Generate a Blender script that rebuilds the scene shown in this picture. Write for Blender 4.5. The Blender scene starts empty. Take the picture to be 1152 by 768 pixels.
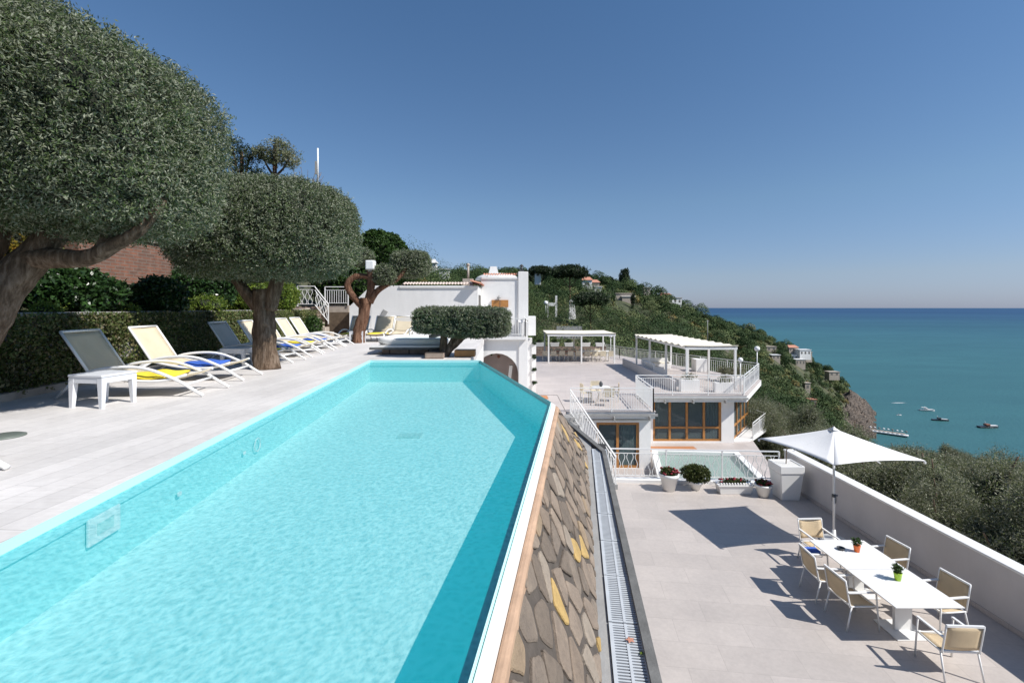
import bpy, bmesh, math, random
import numpy as np
from mathutils import Vector, Matrix, noise as mn
C = bpy.context.scene
COL = C.collection
R = math.radians
rng = np.random.default_rng(7)
random.seed(5)
F0, CX, HY, CZ = 544.0, 576.0, 346.0, 1.2      # focal length in pixels, centre column, horizon row, eye height
# ------------------------------------------------------------------ camera, sky, sun
cam = bpy.data.cameras.new('camera'); camo = bpy.data.objects.new('camera', cam); COL.objects.link(camo)
camo.location = (0, 0, CZ); camo.rotation_euler = (R(90), 0, 0)
cam.sensor_width = 36; cam.lens = 17.0; cam.shift_y = -38/1152.0; cam.clip_start = .05; cam.clip_end = 200000
C.camera = camo
SUN_EL, SUN_AZ = R(45), math.atan2(.91, -.42)   # azimuth from +Y towards +X
w = bpy.data.worlds.new('World'); C.world = w; w.use_nodes = True
nt = w.node_tree; bg = nt.nodes['Background']
sky = nt.nodes.new('ShaderNodeTexSky'); sky.sky_type = 'NISHITA'; sky.sun_disc = False
sky.sun_elevation = SUN_EL; sky.sun_rotation = SUN_AZ
sky.altitude = 0; sky.air_density = 1.0; sky.dust_density = .25; sky.ozone_density = 1.6
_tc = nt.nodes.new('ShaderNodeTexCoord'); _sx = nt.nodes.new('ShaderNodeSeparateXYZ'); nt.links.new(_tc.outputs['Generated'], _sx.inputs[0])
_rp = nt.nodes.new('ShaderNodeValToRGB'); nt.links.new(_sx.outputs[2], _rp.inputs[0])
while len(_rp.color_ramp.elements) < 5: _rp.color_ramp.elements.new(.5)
for _i, (_p, _c) in enumerate([(0, (.40,.50,.90)), (.06, (.53,.58,.79)), (.2, (.61,.71,.81)), (.56, (.57,.78,.93)), (1, (1.0,1.0,1.0))]):  # top stop raised beyond the view to add fill light
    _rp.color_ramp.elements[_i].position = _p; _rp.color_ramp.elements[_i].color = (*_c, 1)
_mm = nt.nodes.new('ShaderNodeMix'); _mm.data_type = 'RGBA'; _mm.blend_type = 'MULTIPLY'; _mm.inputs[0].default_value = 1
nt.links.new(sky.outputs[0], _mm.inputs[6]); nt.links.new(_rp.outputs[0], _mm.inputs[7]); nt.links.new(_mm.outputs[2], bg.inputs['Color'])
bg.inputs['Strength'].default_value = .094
sd = bpy.data.lights.new('sun', 'SUN'); sd.energy = 4.4; sd.angle = R(.5); sd.color = (1, .965, .91)
so = bpy.data.objects.new('sun', sd); COL.objects.link(so)
sv = Vector((math.sin(SUN_AZ)*math.cos(SUN_EL), math.cos(SUN_AZ)*math.cos(SUN_EL), math.sin(SUN_EL)))
so.rotation_euler = sv.to_track_quat('Z', 'Y').to_euler(); so.location = (20, -10, 30)
C.view_settings.view_transform = 'Standard'; C.view_settings.look = 'None'
C.view_settings.exposure = .42; C.view_settings.gamma = 1
try:
    C.cycles.max_bounces = 8; C.cycles.transparent_max_bounces = 24; C.cycles.diffuse_bounces = 3
    C.cycles.glossy_bounces = 3; C.cycles.use_denoising = True; C.cycles.caustics_reflective = False; C.cycles.caustics_refractive = False
except Exception: pass

# ------------------------------------------------------------------ materials
def nodes(name):
    m = bpy.data.materials.new(name); m.use_nodes = True
    return m, m.node_tree, m.node_tree.nodes['Principled BSDF']
def N(t, typ, **k):
    n = t.nodes.new(typ)
    for a, b in k.items():
        if a in n.inputs.keys() if isinstance(a, str) else False: n.inputs[a].default_value = b
        else: setattr(n, a, b)
    return n
def ramp(t, stops, fac=None, interp='LINEAR'):
    r = t.nodes.new('ShaderNodeValToRGB'); e = r.color_ramp; e.interpolation = interp
    while len(e.elements) < len(stops): e.elements.new(.5)
    for i, (p, c) in enumerate(stops):
        e.elements[i].position = p; e.elements[i].color = (*c, 1) if len(c) == 3 else c
    if fac is not None: t.links.new(fac, r.inputs[0])
    return r
def coord(t, scale=(1,1,1), rot=(0,0,0), kind='Object'):
    c = t.nodes.new('ShaderNodeTexCoord'); mp = t.nodes.new('ShaderNodeMapping')
    mp.inputs['Scale'].default_value = scale; mp.inputs['Rotation'].default_value = rot
    t.links.new(c.outputs[kind], mp.inputs[0]); return mp.outputs[0]
def noise(t, vec, scale, detail=4, rough=.55):
    n = t.nodes.new('ShaderNodeTexNoise'); n.inputs['Scale'].default_value = scale
    n.inputs['Detail'].default_value = detail; n.inputs['Roughness'].default_value = rough
    t.links.new(vec, n.inputs['Vector']); return n.outputs['Fac']
def mixc(t, fac, a, b, mode='MIX'):
    m = t.nodes.new('ShaderNodeMix'); m.data_type = 'RGBA'; m.blend_type = mode
    for k, v in ((0, fac), (6, a), (7, b)):
        if hasattr(v, 'is_linked') or hasattr(v, 'links'): t.links.new(v, m.inputs[k])
        elif k == 0: m.inputs[0].default_value = v
        else: m.inputs[k].default_value = (*v, 1)
    return m.outputs[2]
def bump(t, h, strength=.3, dist=.02, normal=None):
    b = t.nodes.new('ShaderNodeBump'); b.inputs['Strength'].default_value = strength; b.inputs['Distance'].default_value = dist
    t.links.new(h, b.inputs['Height'])
    if normal is not None: t.links.new(normal, b.inputs['Normal'])
    return b.outputs[0]
def sc(c, k): return tuple(min(1, x*k) for x in c)
def pm(name, base, rough=.6, var=.12, scale=3, bmp=0, bscale=40, metal=0, spec=.5, stain=0):
    m, t, p = nodes(name); v = coord(t)
    n = noise(t, v, scale, 6)
    r = ramp(t, [(.25, sc(base, 1-var)), (.75, sc(base, 1+var*.6))], n)
    colr = r.outputs[0]
    if stain:
        v2 = coord(t, (1,1,.25)); n2 = noise(t, v2, 1.3, 8, .7)
        colr = mixc(t, ramp(t, [(.45, (0,0,0)), (.8, (stain,)*3)], n2).outputs[0], colr, sc(base, .62))
    t.links.new(colr, p.inputs['Base Color'])
    p.inputs['Roughness'].default_value = rough; p.inputs['Metallic'].default_value = metal
    p.inputs['Specular IOR Level'].default_value = spec
    if bmp: t.links.new(bump(t, noise(t, v, bscale, 4), bmp, .01), p.inputs['Normal'])
    return m
def tiles(name, base, tw, th, rot=0, var=.08, mortar=.7, msize=.004, rough=.55, vein=.1, off=.5, streak=0):
    m, t, p = nodes(name); v = coord(t, (1,1,1), (0,0,rot))
    b = t.nodes.new('ShaderNodeTexBrick'); t.links.new(v, b.inputs['Vector'])
    b.offset = off; b.inputs['Scale'].default_value = 1; b.inputs['Brick Width'].default_value = tw; b.inputs['Row Height'].default_value = th
    b.inputs['Mortar Size'].default_value = msize; b.inputs['Mortar Smooth'].default_value = .3
    b.inputs['Color1'].default_value = (*sc(base, 1-var), 1); b.inputs['Color2'].default_value = (*sc(base, 1+var), 1)
    b.inputs['Mortar'].default_value = (*sc(base, mortar), 1)
    n = noise(t, v, .9, 8, .65); colr = mixc(t, 1.0, b.outputs['Color'], ramp(t, [(.3, (1-vein,)*3), (.7, (1,1,1))], n).outputs[0], 'MULTIPLY')
    n3 = noise(t, v, 14, 6, .7); colr = mixc(t, 1.0, colr, ramp(t, [(.3, (1-vein*.8,)*3), (.65, (1,1,1))], n3).outputs[0], 'MULTIPLY')
    if streak:
        vs = coord(t, (.8, 14, 1), (0,0,rot)); vs2 = noise(t, vs, 3, 6, .6)
        colr = mixc(t, 1.0, colr, ramp(t, [(.3, (1-streak, 1-streak*1.1, 1-streak*1.2)), (.7, (1,1,1))], vs2).outputs[0], 'MULTIPLY')
    t.links.new(colr, p.inputs['Base Color'])
    rr = ramp(t, [(.3, (rough-.12,)*3), (.7, (rough+.1,)*3)], n); t.links.new(rr.outputs[0], p.inputs['Roughness'])
    inv = t.nodes.new('ShaderNodeMath'); inv.operation = 'SUBTRACT'; inv.inputs[0].default_value = 1; t.links.new(b.outputs['Fac'], inv.inputs[1])
    t.links.new(bump(t, inv.outputs[0], .25, .003), p.inputs['Normal'])
    return m
def leafmat(name, cols, under=None, trans=.25, patch=.35, pscale=.8, rough=.5):
    m, t, p = nodes(name); out = t.nodes['Material Output']
    g = t.nodes.new('ShaderNodeNewGeometry')
    k = len(cols); r = ramp(t, [((i+.5)/k if k > 1 else .5, c) for i, c in enumerate(cols)], g.outputs['Random Per Island'])
    colr = r.outputs[0]
    if patch:
        n = noise(t, coord(t), pscale, 4)
        colr = mixc(t, 1.0, colr, ramp(t, [(.32, (1-patch,)*3), (.68, (1+patch*.4, 1+patch*.4, 1+patch*.2))], n).outputs[0], 'MULTIPLY')
    if under:
        colr = mixc(t, g.outputs['Backfacing'], colr, under)
    t.links.new(colr, p.inputs['Base Color']); p.inputs['Roughness'].default_value = rough; p.inputs['Specular IOR Level'].default_value = .35
    tr = t.nodes.new('ShaderNodeBsdfTranslucent'); t.links.new(colr, tr.inputs['Color'])
    mx = t.nodes.new('ShaderNodeMixShader'); mx.inputs[0].default_value = trans
    t.links.new(p.outputs[0], mx.inputs[1]); t.links.new(tr.outputs[0], mx.inputs[2]); t.links.new(mx.outputs[0], out.inputs['Surface'])
    return m
M = {}
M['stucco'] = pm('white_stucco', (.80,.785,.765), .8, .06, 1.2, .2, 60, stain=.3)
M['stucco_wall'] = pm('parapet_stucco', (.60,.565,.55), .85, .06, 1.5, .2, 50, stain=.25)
M['coping'] = pm('white_coping', (.8,.79,.77), .5, .04, 2)
M['deck'] = tiles('pale_plank_tile', (.76,.73,.71), 1.2, .2, R(90)-math.atan2(-.66, 8.6)*1 - R(0), .06, .74, .004, .6, .14, streak=.1)
M['terrace'] = tiles('grey_pink_tile', (.525,.472,.435), 1.2, .6, R(7), .05, .83, .005, .5, .14)
M['terrace_far'] = tiles('pink_tile', (.52,.465,.44), .6, .6, R(7), .05, .8, .006, .6, .1)
M['concrete'] = pm('grey_concrete', (.34,.335,.325), .85, .2, 4, .4, 30, stain=.4)
M['kerb_dark'] = pm('dark_kerb', (.15,.15,.145), .85, .35, 6, .6, 30, stain=.4)
M['sandstone'] = pm('sandstone_band', (.50,.33,.22), .85, .3, 5, .7, 18)
M['mortar'] = pm('dark_mortar', (.085,.07,.058), .9, .3, 12, .8, 25)
M['grate'] = pm('grey_grate', (.50,.53,.56), .5, .1, 9)
M['grate_dark'] = pm('channel_dark', (.03,.03,.03), .9, .3, 9)
M['white'] = pm('white_paint', (.8,.79,.77), .4, .04, 2, .1, 30)
M['white_metal'] = pm('white_powder_coat', (.78,.775,.76), .35, .04, 6)
M['plastic'] = pm('pale_plastic', (.66,.67,.69), .45, .05, 5, .2, 200)
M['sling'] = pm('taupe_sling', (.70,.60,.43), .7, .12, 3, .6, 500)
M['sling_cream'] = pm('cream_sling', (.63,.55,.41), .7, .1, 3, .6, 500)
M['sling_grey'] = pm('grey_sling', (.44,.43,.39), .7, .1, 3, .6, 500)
M['sling_tan'] = pm('tan_sling', (.64,.50,.32), .7, .1, 4, .7, 400)
M['yellow'] = pm('yellow_cloth', (.85,.66,.05), .8, .12, 6, .5, 60)
M['blue'] = pm('blue_cloth', (.045,.13,.52), .8, .2, 6, .5, 60)
M['canopy'] = pm('white_canvas', (.82,.81,.80), .8, .04, 2, .2, 200)
M['wood'] = pm('orange_wood', (.42,.19,.055), .45, .3, 7, .3, 30)
M['cream_cloth'] = pm('cream_cloth', (.74,.69,.58), .8, .06, 2, .2, 90)
M['terracotta'] = pm('terracotta', (.52,.24,.16), .8, .25, 5, .5, 30)
M['brick_cream'] = pm('cream_stone', (.42,.36,.30), .85, .3, 4, .5, 20)
M['orange'] = pm('orange_pot', (.75,.16,.03), .4, .05, 3)
M['lime'] = pm('lime_pot', (.40,.62,.05), .4, .05, 3)
M['dark'] = pm('dark_grey', (.06,.065,.07), .5, .2, 5)
M['curtain'] = pm('pale_curtain', (.55,.74,.70), .8, .2, 9)
M['interior'] = pm('room_interior', (.16,.15,.14), .9, .3, 3)
M['doormat'] = pm('orange_mat', (.45,.2,.09), .9, .2, 30, .5, 100)
M['soil'] = pm('soil', (.12,.085,.055), .95, .4, 6, .8, 20)
M['stone_white'] = pm('pebbles_white', (.7,.68,.64), .7, .3, 60, .9, 60)
M['red_flower'] = pm('red_petals', (.28,.015,.03), .6, .5, 20)
M['lampglass'] = pm('opal_glass', (.85,.85,.85), .25, .02, 2)
M['metal'] = pm('galvanised', (.55,.56,.57), .35, .1, 10, metal=.8)
M['black'] = pm('boat_dark', (.03,.035,.045), .35, .2, 2)
M['hull'] = pm('boat_white', (.75,.74,.72), .35, .04, 2)
M['red_brown'] = pm('boat_brown', (.25,.10,.06), .5, .2, 2)
M['stone_face'] = None
def stones_mat():
    m, t, p = nodes('flagstones'); g = t.nodes.new('ShaderNodeNewGeometry')
    r = ramp(t, [(0, (.19,.155,.125)), (.22, (.28,.225,.18)), (.45, (.23,.19,.155)), (.62, (.31,.25,.20)), (.78, (.26,.205,.16)), (.86, (.33,.25,.17)), (.90, (.52,.36,.14)), (.93, (.56,.40,.18)), (.95, (.34,.29,.24)), (1, (.40,.35,.30))], g.outputs['Random Per Island'], 'CONSTANT')
    v = coord(t); n = noise(t, v, 6, 8, .7); n2 = noise(t, v, 45, 5, .7)
    c1 = mixc(t, 1.0, r.outputs[0], ramp(t, [(.3, (.68,.66,.64)), (.7, (1.12,1.08,1.02))], n).outputs[0], 'MULTIPLY')
    c2 = mixc(t, 1.0, c1, ramp(t, [(.3, (.82,.82,.82)), (.7, (1.05,1.05,1.05))], n2).outputs[0], 'MULTIPLY')
    t.links.new(c2, p.inputs['Base Color']); p.inputs['Roughness'].default_value = .8
    t.links.new(bump(t, n2, .7, .01, bump(t, n, .8, .03)), p.inputs['Normal']); return m
M['stones'] = stones_mat()
def brickmat(name, c1, c2, mort, bw=.35, bh=.1, ms=.012):
    m, t, p = nodes(name)
    c = t.nodes.new('ShaderNodeTexCoord'); sp = t.nodes.new('ShaderNodeSeparateXYZ'); cb = t.nodes.new('ShaderNodeCombineXYZ'); ad = t.nodes.new('ShaderNodeMath')
    t.links.new(c.outputs['Object'], sp.inputs[0]); t.links.new(sp.outputs[0], ad.inputs[0]); t.links.new(sp.outputs[1], ad.inputs[1])
    t.links.new(ad.outputs[0], cb.inputs[0]); t.links.new(sp.outputs[2], cb.inputs[1])
    b = t.nodes.new('ShaderNodeTexBrick'); t.links.new(cb.outputs[0], b.inputs['Vector']); b.inputs['Scale'].default_value = 1
    b.inputs['Brick Width'].default_value = bw; b.inputs['Row Height'].default_value = bh; b.inputs['Mortar Size'].default_value = ms
    b.inputs['Color1'].default_value = (*c1,1); b.inputs['Color2'].default_value = (*c2,1); b.inputs['Mortar'].default_value = (*mort,1)
    n = noise(t, c.outputs['Object'], 5, 6, .7)
    cc = mixc(t, 1.0, b.outputs['Color'], ramp(t, [(.3, (.6,.6,.6)), (.7, (1.1,1.1,1.1))], n).outputs[0], 'MULTIPLY')
    t.links.new(cc, p.inputs['Base Color']); p.inputs['Roughness'].default_value = .9
    t.links.new(bump(t, b.outputs['Fac'], -.5, .02, bump(t, n, .4, .02)), p.inputs['Normal']); return m
M['brick'] = brickmat('red_brick', (.25,.105,.065), (.16,.085,.06), (.20,.15,.12), .28, .08)
M['stonewall'] = brickmat('coursed_stone', (.40,.31,.25), (.28,.20,.16), (.12,.09,.07), .5, .14, .02)
def barkmat(name, a, b):
    m, t, p = nodes(name); v = coord(t, (7,7,1.3)); n = noise(t, v, 2.2, 10, .72); n2 = noise(t, coord(t, (1,1,1)), 1.6, 4)
    c1 = ramp(t, [(.32, sc(a,.35)), (.5, a), (.68, b)], n).outputs[0]
    c = mixc(t, n2, c1, mixc(t, 1.0, c1, (.80,.62,.5), 'MULTIPLY'))
    t.links.new(c, p.inputs['Base Color']); p.inputs['Roughness'].default_value = .95; p.inputs['Specular IOR Level'].default_value = .1
    t.links.new(bump(t, n, 1.0, .06), p.inputs['Normal']); return m
M['bark'] = barkmat('olive_bark', (.16,.125,.095), (.34,.29,.24))
M['bark_brown'] = barkmat('brown_bark', (.17,.10,.07), (.32,.21,.15))
M['olive'] = leafmat('olive_leaves', [(.060,.092,.034), (.085,.128,.048), (.130,.172,.075), (.185,.215,.115), (.072,.125,.038), (.10,.15,.052)], (.25,.27,.19), .3, .45, 2.2)
M['olive_wild'] = leafmat('olive_leaves_wild', [(.095,.12,.043), (.13,.16,.06), (.175,.20,.09), (.24,.24,.13), (.115,.15,.055)], (.26,.26,.18), .3, .4, .7)
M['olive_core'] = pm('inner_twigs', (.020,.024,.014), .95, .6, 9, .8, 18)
M['camellia'] = leafmat('glossy_leaves', [(.02,.045,.015), (.03,.07,.02), (.045,.10,.025), (.025,.055,.015)], None, .2, .2, 2, .3)
M['ivy'] = leafmat('ivy_leaves', [(.07,.11,.028), (.115,.155,.045), (.18,.17,.08), (.28,.23,.13), (.15,.195,.05), (.08,.12,.035), (.13,.165,.045)], None, .2, .55, 1.1)
M['bright'] = leafmat('bright_leaves', [(.09,.16,.02), (.15,.22,.03), (.20,.25,.04)], None, .3, .2, 3)
M['yellow_leaf'] = leafmat('yellow_leaves', [(.20,.17,.02), (.30,.22,.03), (.12,.14,.02), (.35,.20,.03)], None, .3, .3, 3)
M['green'] = leafmat('green_leaves', [(.03,.07,.015), (.05,.10,.02), (.07,.13,.03)], None, .25, .3, 1.5)
M['pine'] = leafmat('pine_needles', [(.018,.034,.014), (.03,.05,.018), (.045,.07,.025)], None, .15, .4, .5)
M['shrub'] = leafmat('small_shrub', [(.07,.09,.02), (.11,.12,.03), (.05,.08,.02)], None, .25, .3, 6)
def woodmat():
    m, t, p = nodes('woodland_leaves'); out = t.nodes['Material Output']
    g = t.nodes.new('ShaderNodeNewGeometry'); a = t.nodes.new('ShaderNodeAttribute'); a.attribute_name = 'tint'
    c1 = ramp(t, [(0, (.030,.058,.018)), (.25, (.058,.092,.030)), (.5, (.098,.130,.050)), (.7, (.13,.16,.068)), (.85, (.165,.18,.065)), (.95, (.175,.165,.075)), (1, (.25,.18,.06))], a.outputs['Fac']).outputs[0]
    c2 = mixc(t, 1.0, c1, ramp(t, [(0, (.6,.6,.6)), (1, (1.4,1.4,1.35))], g.outputs['Random Per Island']).outputs[0], 'MULTIPLY')
    t.links.new(c2, p.inputs['Base Color']); p.inputs['Roughness'].default_value = .7; p.inputs['Specular IOR Level'].default_value = .2
    return m
M['wood_leaves'] = woodmat()
def ground_mat():
    m, t, p = nodes('hill_ground'); v = coord(t); n = noise(t, v, .06, 8, .65); n2 = noise(t, v, .9, 6, .7)
    c = ramp(t, [(.3, (.035,.05,.02)), (.5, (.06,.07,.03)), (.62, (.10,.095,.05)), (.75, (.17,.14,.09))], n).outputs[0]
    c = mixc(t, 1.0, c, ramp(t, [(.3, (.6,.6,.6)), (.7, (1.2,1.2,1.2))], n2).outputs[0], 'MULTIPLY')
    t.links.new(c, p.inputs['Base Color']); p.inputs['Roughness'].default_value = .95
    t.links.new(bump(t, n2, .8, .5), p.inputs['Normal']); return m
M['ground'] = ground_mat()
def rock_mat():
    m, t, p = nodes('coast_rock'); v = coord(t); n = noise(t, v, .22, 10, .7); n2 = noise(t, coord(t, (1,1,3)), .8, 8, .75)
    c = ramp(t, [(.38, (.035,.03,.026)), (.5, (.13,.105,.088)), (.62, (.29,.24,.20))], n2).outputs[0]
    c = mixc(t, 1.0, c, ramp(t, [(.35, (.6,.6,.6)), (.65, (1.2,1.15,1.1))], n).outputs[0], 'MULTIPLY')
    t.links.new(c, p.inputs['Base Color']); p.inputs['Roughness'].default_value = .9
    t.links.new(bump(t, n2, 1, 1.2), p.inputs['Normal']); return m
M['rock'] = rock_mat()
def sea_mat():
    m, t, p = nodes('sea_water'); out = t.nodes['Material Output']
    g = t.nodes.new('ShaderNodeTexCoord'); ln = t.nodes.new('ShaderNodeVectorMath'); ln.operation = 'LENGTH'; t.links.new(g.outputs['Object'], ln.inputs[0])
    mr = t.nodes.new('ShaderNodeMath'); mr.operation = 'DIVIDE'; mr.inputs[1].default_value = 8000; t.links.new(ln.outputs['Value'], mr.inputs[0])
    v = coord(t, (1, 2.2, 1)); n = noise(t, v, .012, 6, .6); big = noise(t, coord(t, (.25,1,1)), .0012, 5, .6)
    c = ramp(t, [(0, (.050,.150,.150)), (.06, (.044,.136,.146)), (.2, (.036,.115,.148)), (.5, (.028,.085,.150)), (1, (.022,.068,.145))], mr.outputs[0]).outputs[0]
    c = mixc(t, 1.0, c, ramp(t, [(.35, (.82,.84,.86)), (.65, (1.12,1.12,1.1))], big).outputs[0], 'MULTIPLY')
    c = mixc(t, 1.0, c, ramp(t, [(.35, (.93,.93,.94)), (.65, (1.06,1.06,1.05))], n).outputs[0], 'MULTIPLY')
    wn = noise(t, v, .35, 4, .6); bm = bump(t, wn, .6, .8)
    df = t.nodes.new('ShaderNodeBsdfDiffuse'); t.links.new(c, df.inputs['Color']); t.links.new(bm, df.inputs['Normal'])
    gl = t.nodes.new('ShaderNodeBsdfGlossy'); gl.inputs['Roughness'].default_value = .28; gl.inputs['Color'].default_value = (.8,.9,1,1); t.links.new(bm, gl.inputs['Normal'])
    mx = t.nodes.new('ShaderNodeMixShader'); mx.inputs[0].default_value = .14
    t.links.new(df.outputs[0], mx.inputs[1]); t.links.new(gl.outputs[0], mx.inputs[2]); t.links.new(mx.outputs[0], out.inputs['Surface'])
    t.nodes.remove(p); return m
M['sea'] = sea_mat()
def water_mat(name, tint, sc_=1.0, wob=.13, refl=.5, scat=(0,.5,.6), sm=.3):
    m, t, p = nodes(name); out = t.nodes['Material Output']; t.nodes.remove(p)
    v = coord(t)
    n1 = noise(t, coord(t, (1,1.0,1)), 26*sc_, 3, .5)
    d = t.nodes.new('ShaderNodeVectorMath'); d.operation = 'MULTIPLY_ADD'
    nn = t.nodes.new('ShaderNodeTexNoise'); nn.inputs['Scale'].default_value = 6*sc_; t.links.new(v, nn.inputs['Vector'])
    t.links.new(nn.outputs['Color'], d.inputs[0]); d.inputs[1].default_value = (.13,.13,.0); t.links.new(v, d.inputs[2])
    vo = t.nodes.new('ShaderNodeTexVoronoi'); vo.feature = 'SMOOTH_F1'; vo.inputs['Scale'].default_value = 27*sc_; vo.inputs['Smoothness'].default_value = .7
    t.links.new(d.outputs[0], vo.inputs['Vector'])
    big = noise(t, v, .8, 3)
    k = ramp(t, [(.1, (1-wob*2,)*3), (.35, (1-wob*1.1,)*3), (.62, (1,1,1))], vo.outputs['Distance']).outputs[0]  # caustic ripple light put into the transparency colour as a cell pattern
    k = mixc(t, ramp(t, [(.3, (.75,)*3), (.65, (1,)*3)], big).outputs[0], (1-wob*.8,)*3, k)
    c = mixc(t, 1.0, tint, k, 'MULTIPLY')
    tr0 = t.nodes.new('ShaderNodeBsdfTransparent'); t.links.new(c, tr0.inputs['Color'])
    dfs = t.nodes.new('ShaderNodeBsdfDiffuse'); dfs.inputs['Color'].default_value = (*scat, 1)     # light scattered inside the water
    tr = t.nodes.new('ShaderNodeMixShader'); tr.inputs[0].default_value = sm
    t.links.new(tr0.outputs[0], tr.inputs[1]); t.links.new(dfs.outputs[0], tr.inputs[2])
    gl = t.nodes.new('ShaderNodeBsdfGlossy'); gl.inputs['Roughness'].default_value = .05
    bm = bump(t, n1, .35, .03); t.links.new(bm, gl.inputs['Normal'])
    fr = t.nodes.new('ShaderNodeFresnel'); fr.inputs['IOR'].default_value = 1.33; t.links.new(bm, fr.inputs['Normal'])
    mu = t.nodes.new('ShaderNodeMath'); mu.operation = 'MULTIPLY'; mu.inputs[1].default_value = refl; t.links.new(fr.outputs[0], mu.inputs[0])
    mx = t.nodes.new('ShaderNodeMixShader'); t.links.new(mu.outputs[0], mx.inputs[0])
    t.links.new(tr.outputs[0], mx.inputs[1]); t.links.new(gl.outputs[0], mx.inputs[2]); t.links.new(mx.outputs[0], out.inputs['Surface']); return m
M['water'] = water_mat('pool_water', (.96,.985,.98), 1.0, .14, .32, (.0,.60,.70), .34)
M['water2'] = water_mat('shallow_water', (.9,.96,.94), 1.0, .15, .5, (.42,.50,.47), .3)
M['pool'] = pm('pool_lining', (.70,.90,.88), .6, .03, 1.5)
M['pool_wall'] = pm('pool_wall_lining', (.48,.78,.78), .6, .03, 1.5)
M['pool_pale'] = pm('pool_lining_pale', (.58,.68,.64), .6, .1, 3)
def glassmat():
    m, t, p = nodes('window_glass'); p.inputs['Base Color'].default_value = (.13,.17,.18,1); p.inputs['Roughness'].default_value = .04
    out = t.nodes['Material Output']; tr = t.nodes.new('ShaderNodeBsdfTransparent'); tr.inputs['Color'].default_value = (.75,.82,.82,1)
    mx = t.nodes.new('ShaderNodeMixShader'); mx.inputs[0].default_value = .45
    t.links.new(tr.outputs[0], mx.inputs[1]); t.links.new(p.outputs[0], mx.inputs[2]); t.links.new(mx.outputs[0], out.inputs['Surface']); return m
M['glass'] = glassmat()

# ------------------------------------------------------------------ object helpers
def at_z(px, py, z): d = F0*(CZ-z)/(py-HY); return Vector(((px-CX)*d/F0, d, z))
def at_d(px, py, d): return Vector(((px-CX)*d/F0, d, CZ-(py-HY)*d/F0))
def setp(o, label=None, cat=None, group=None, kind=None):
    if label: o['label'] = label
    if cat: o['category'] = cat
    if group: o['group'] = group
    if kind: o['kind'] = kind
    return o
def thing(name, loc, label, cat, group=None, rz=0):
    o = bpy.data.objects.new(name, None); COL.objects.link(o); o.location = loc; o.rotation_euler = (0,0,rz); o.empty_display_size = .2
    return setp(o, label, cat, group)
def kids(o): return [c for c in bpy.data.objects if c.parent == o]
def copy_tree(o, loc=None, rz=None, label=None, group=None, scale=None, parent=None, swap=None, _k=None):
    c = o.copy(); COL.objects.link(c); c.parent = parent
    if swap and c.type == 'MESH' and c.name.split('.')[0] in swap:
        c.data = c.data.copy(); c.data.materials.clear(); c.data.materials.append(swap[c.name.split('.')[0]])
    for ch in kids(o): copy_tree(ch, parent=c, swap=swap)
    if loc is not None: c.location = loc
    if rz is not None: c.rotation_euler = (0,0,rz)
    if label: c['label'] = label
    if group: c['group'] = group
    if scale: c.scale = scale if hasattr(scale, '__len__') else (scale,)*3
    return c
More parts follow.
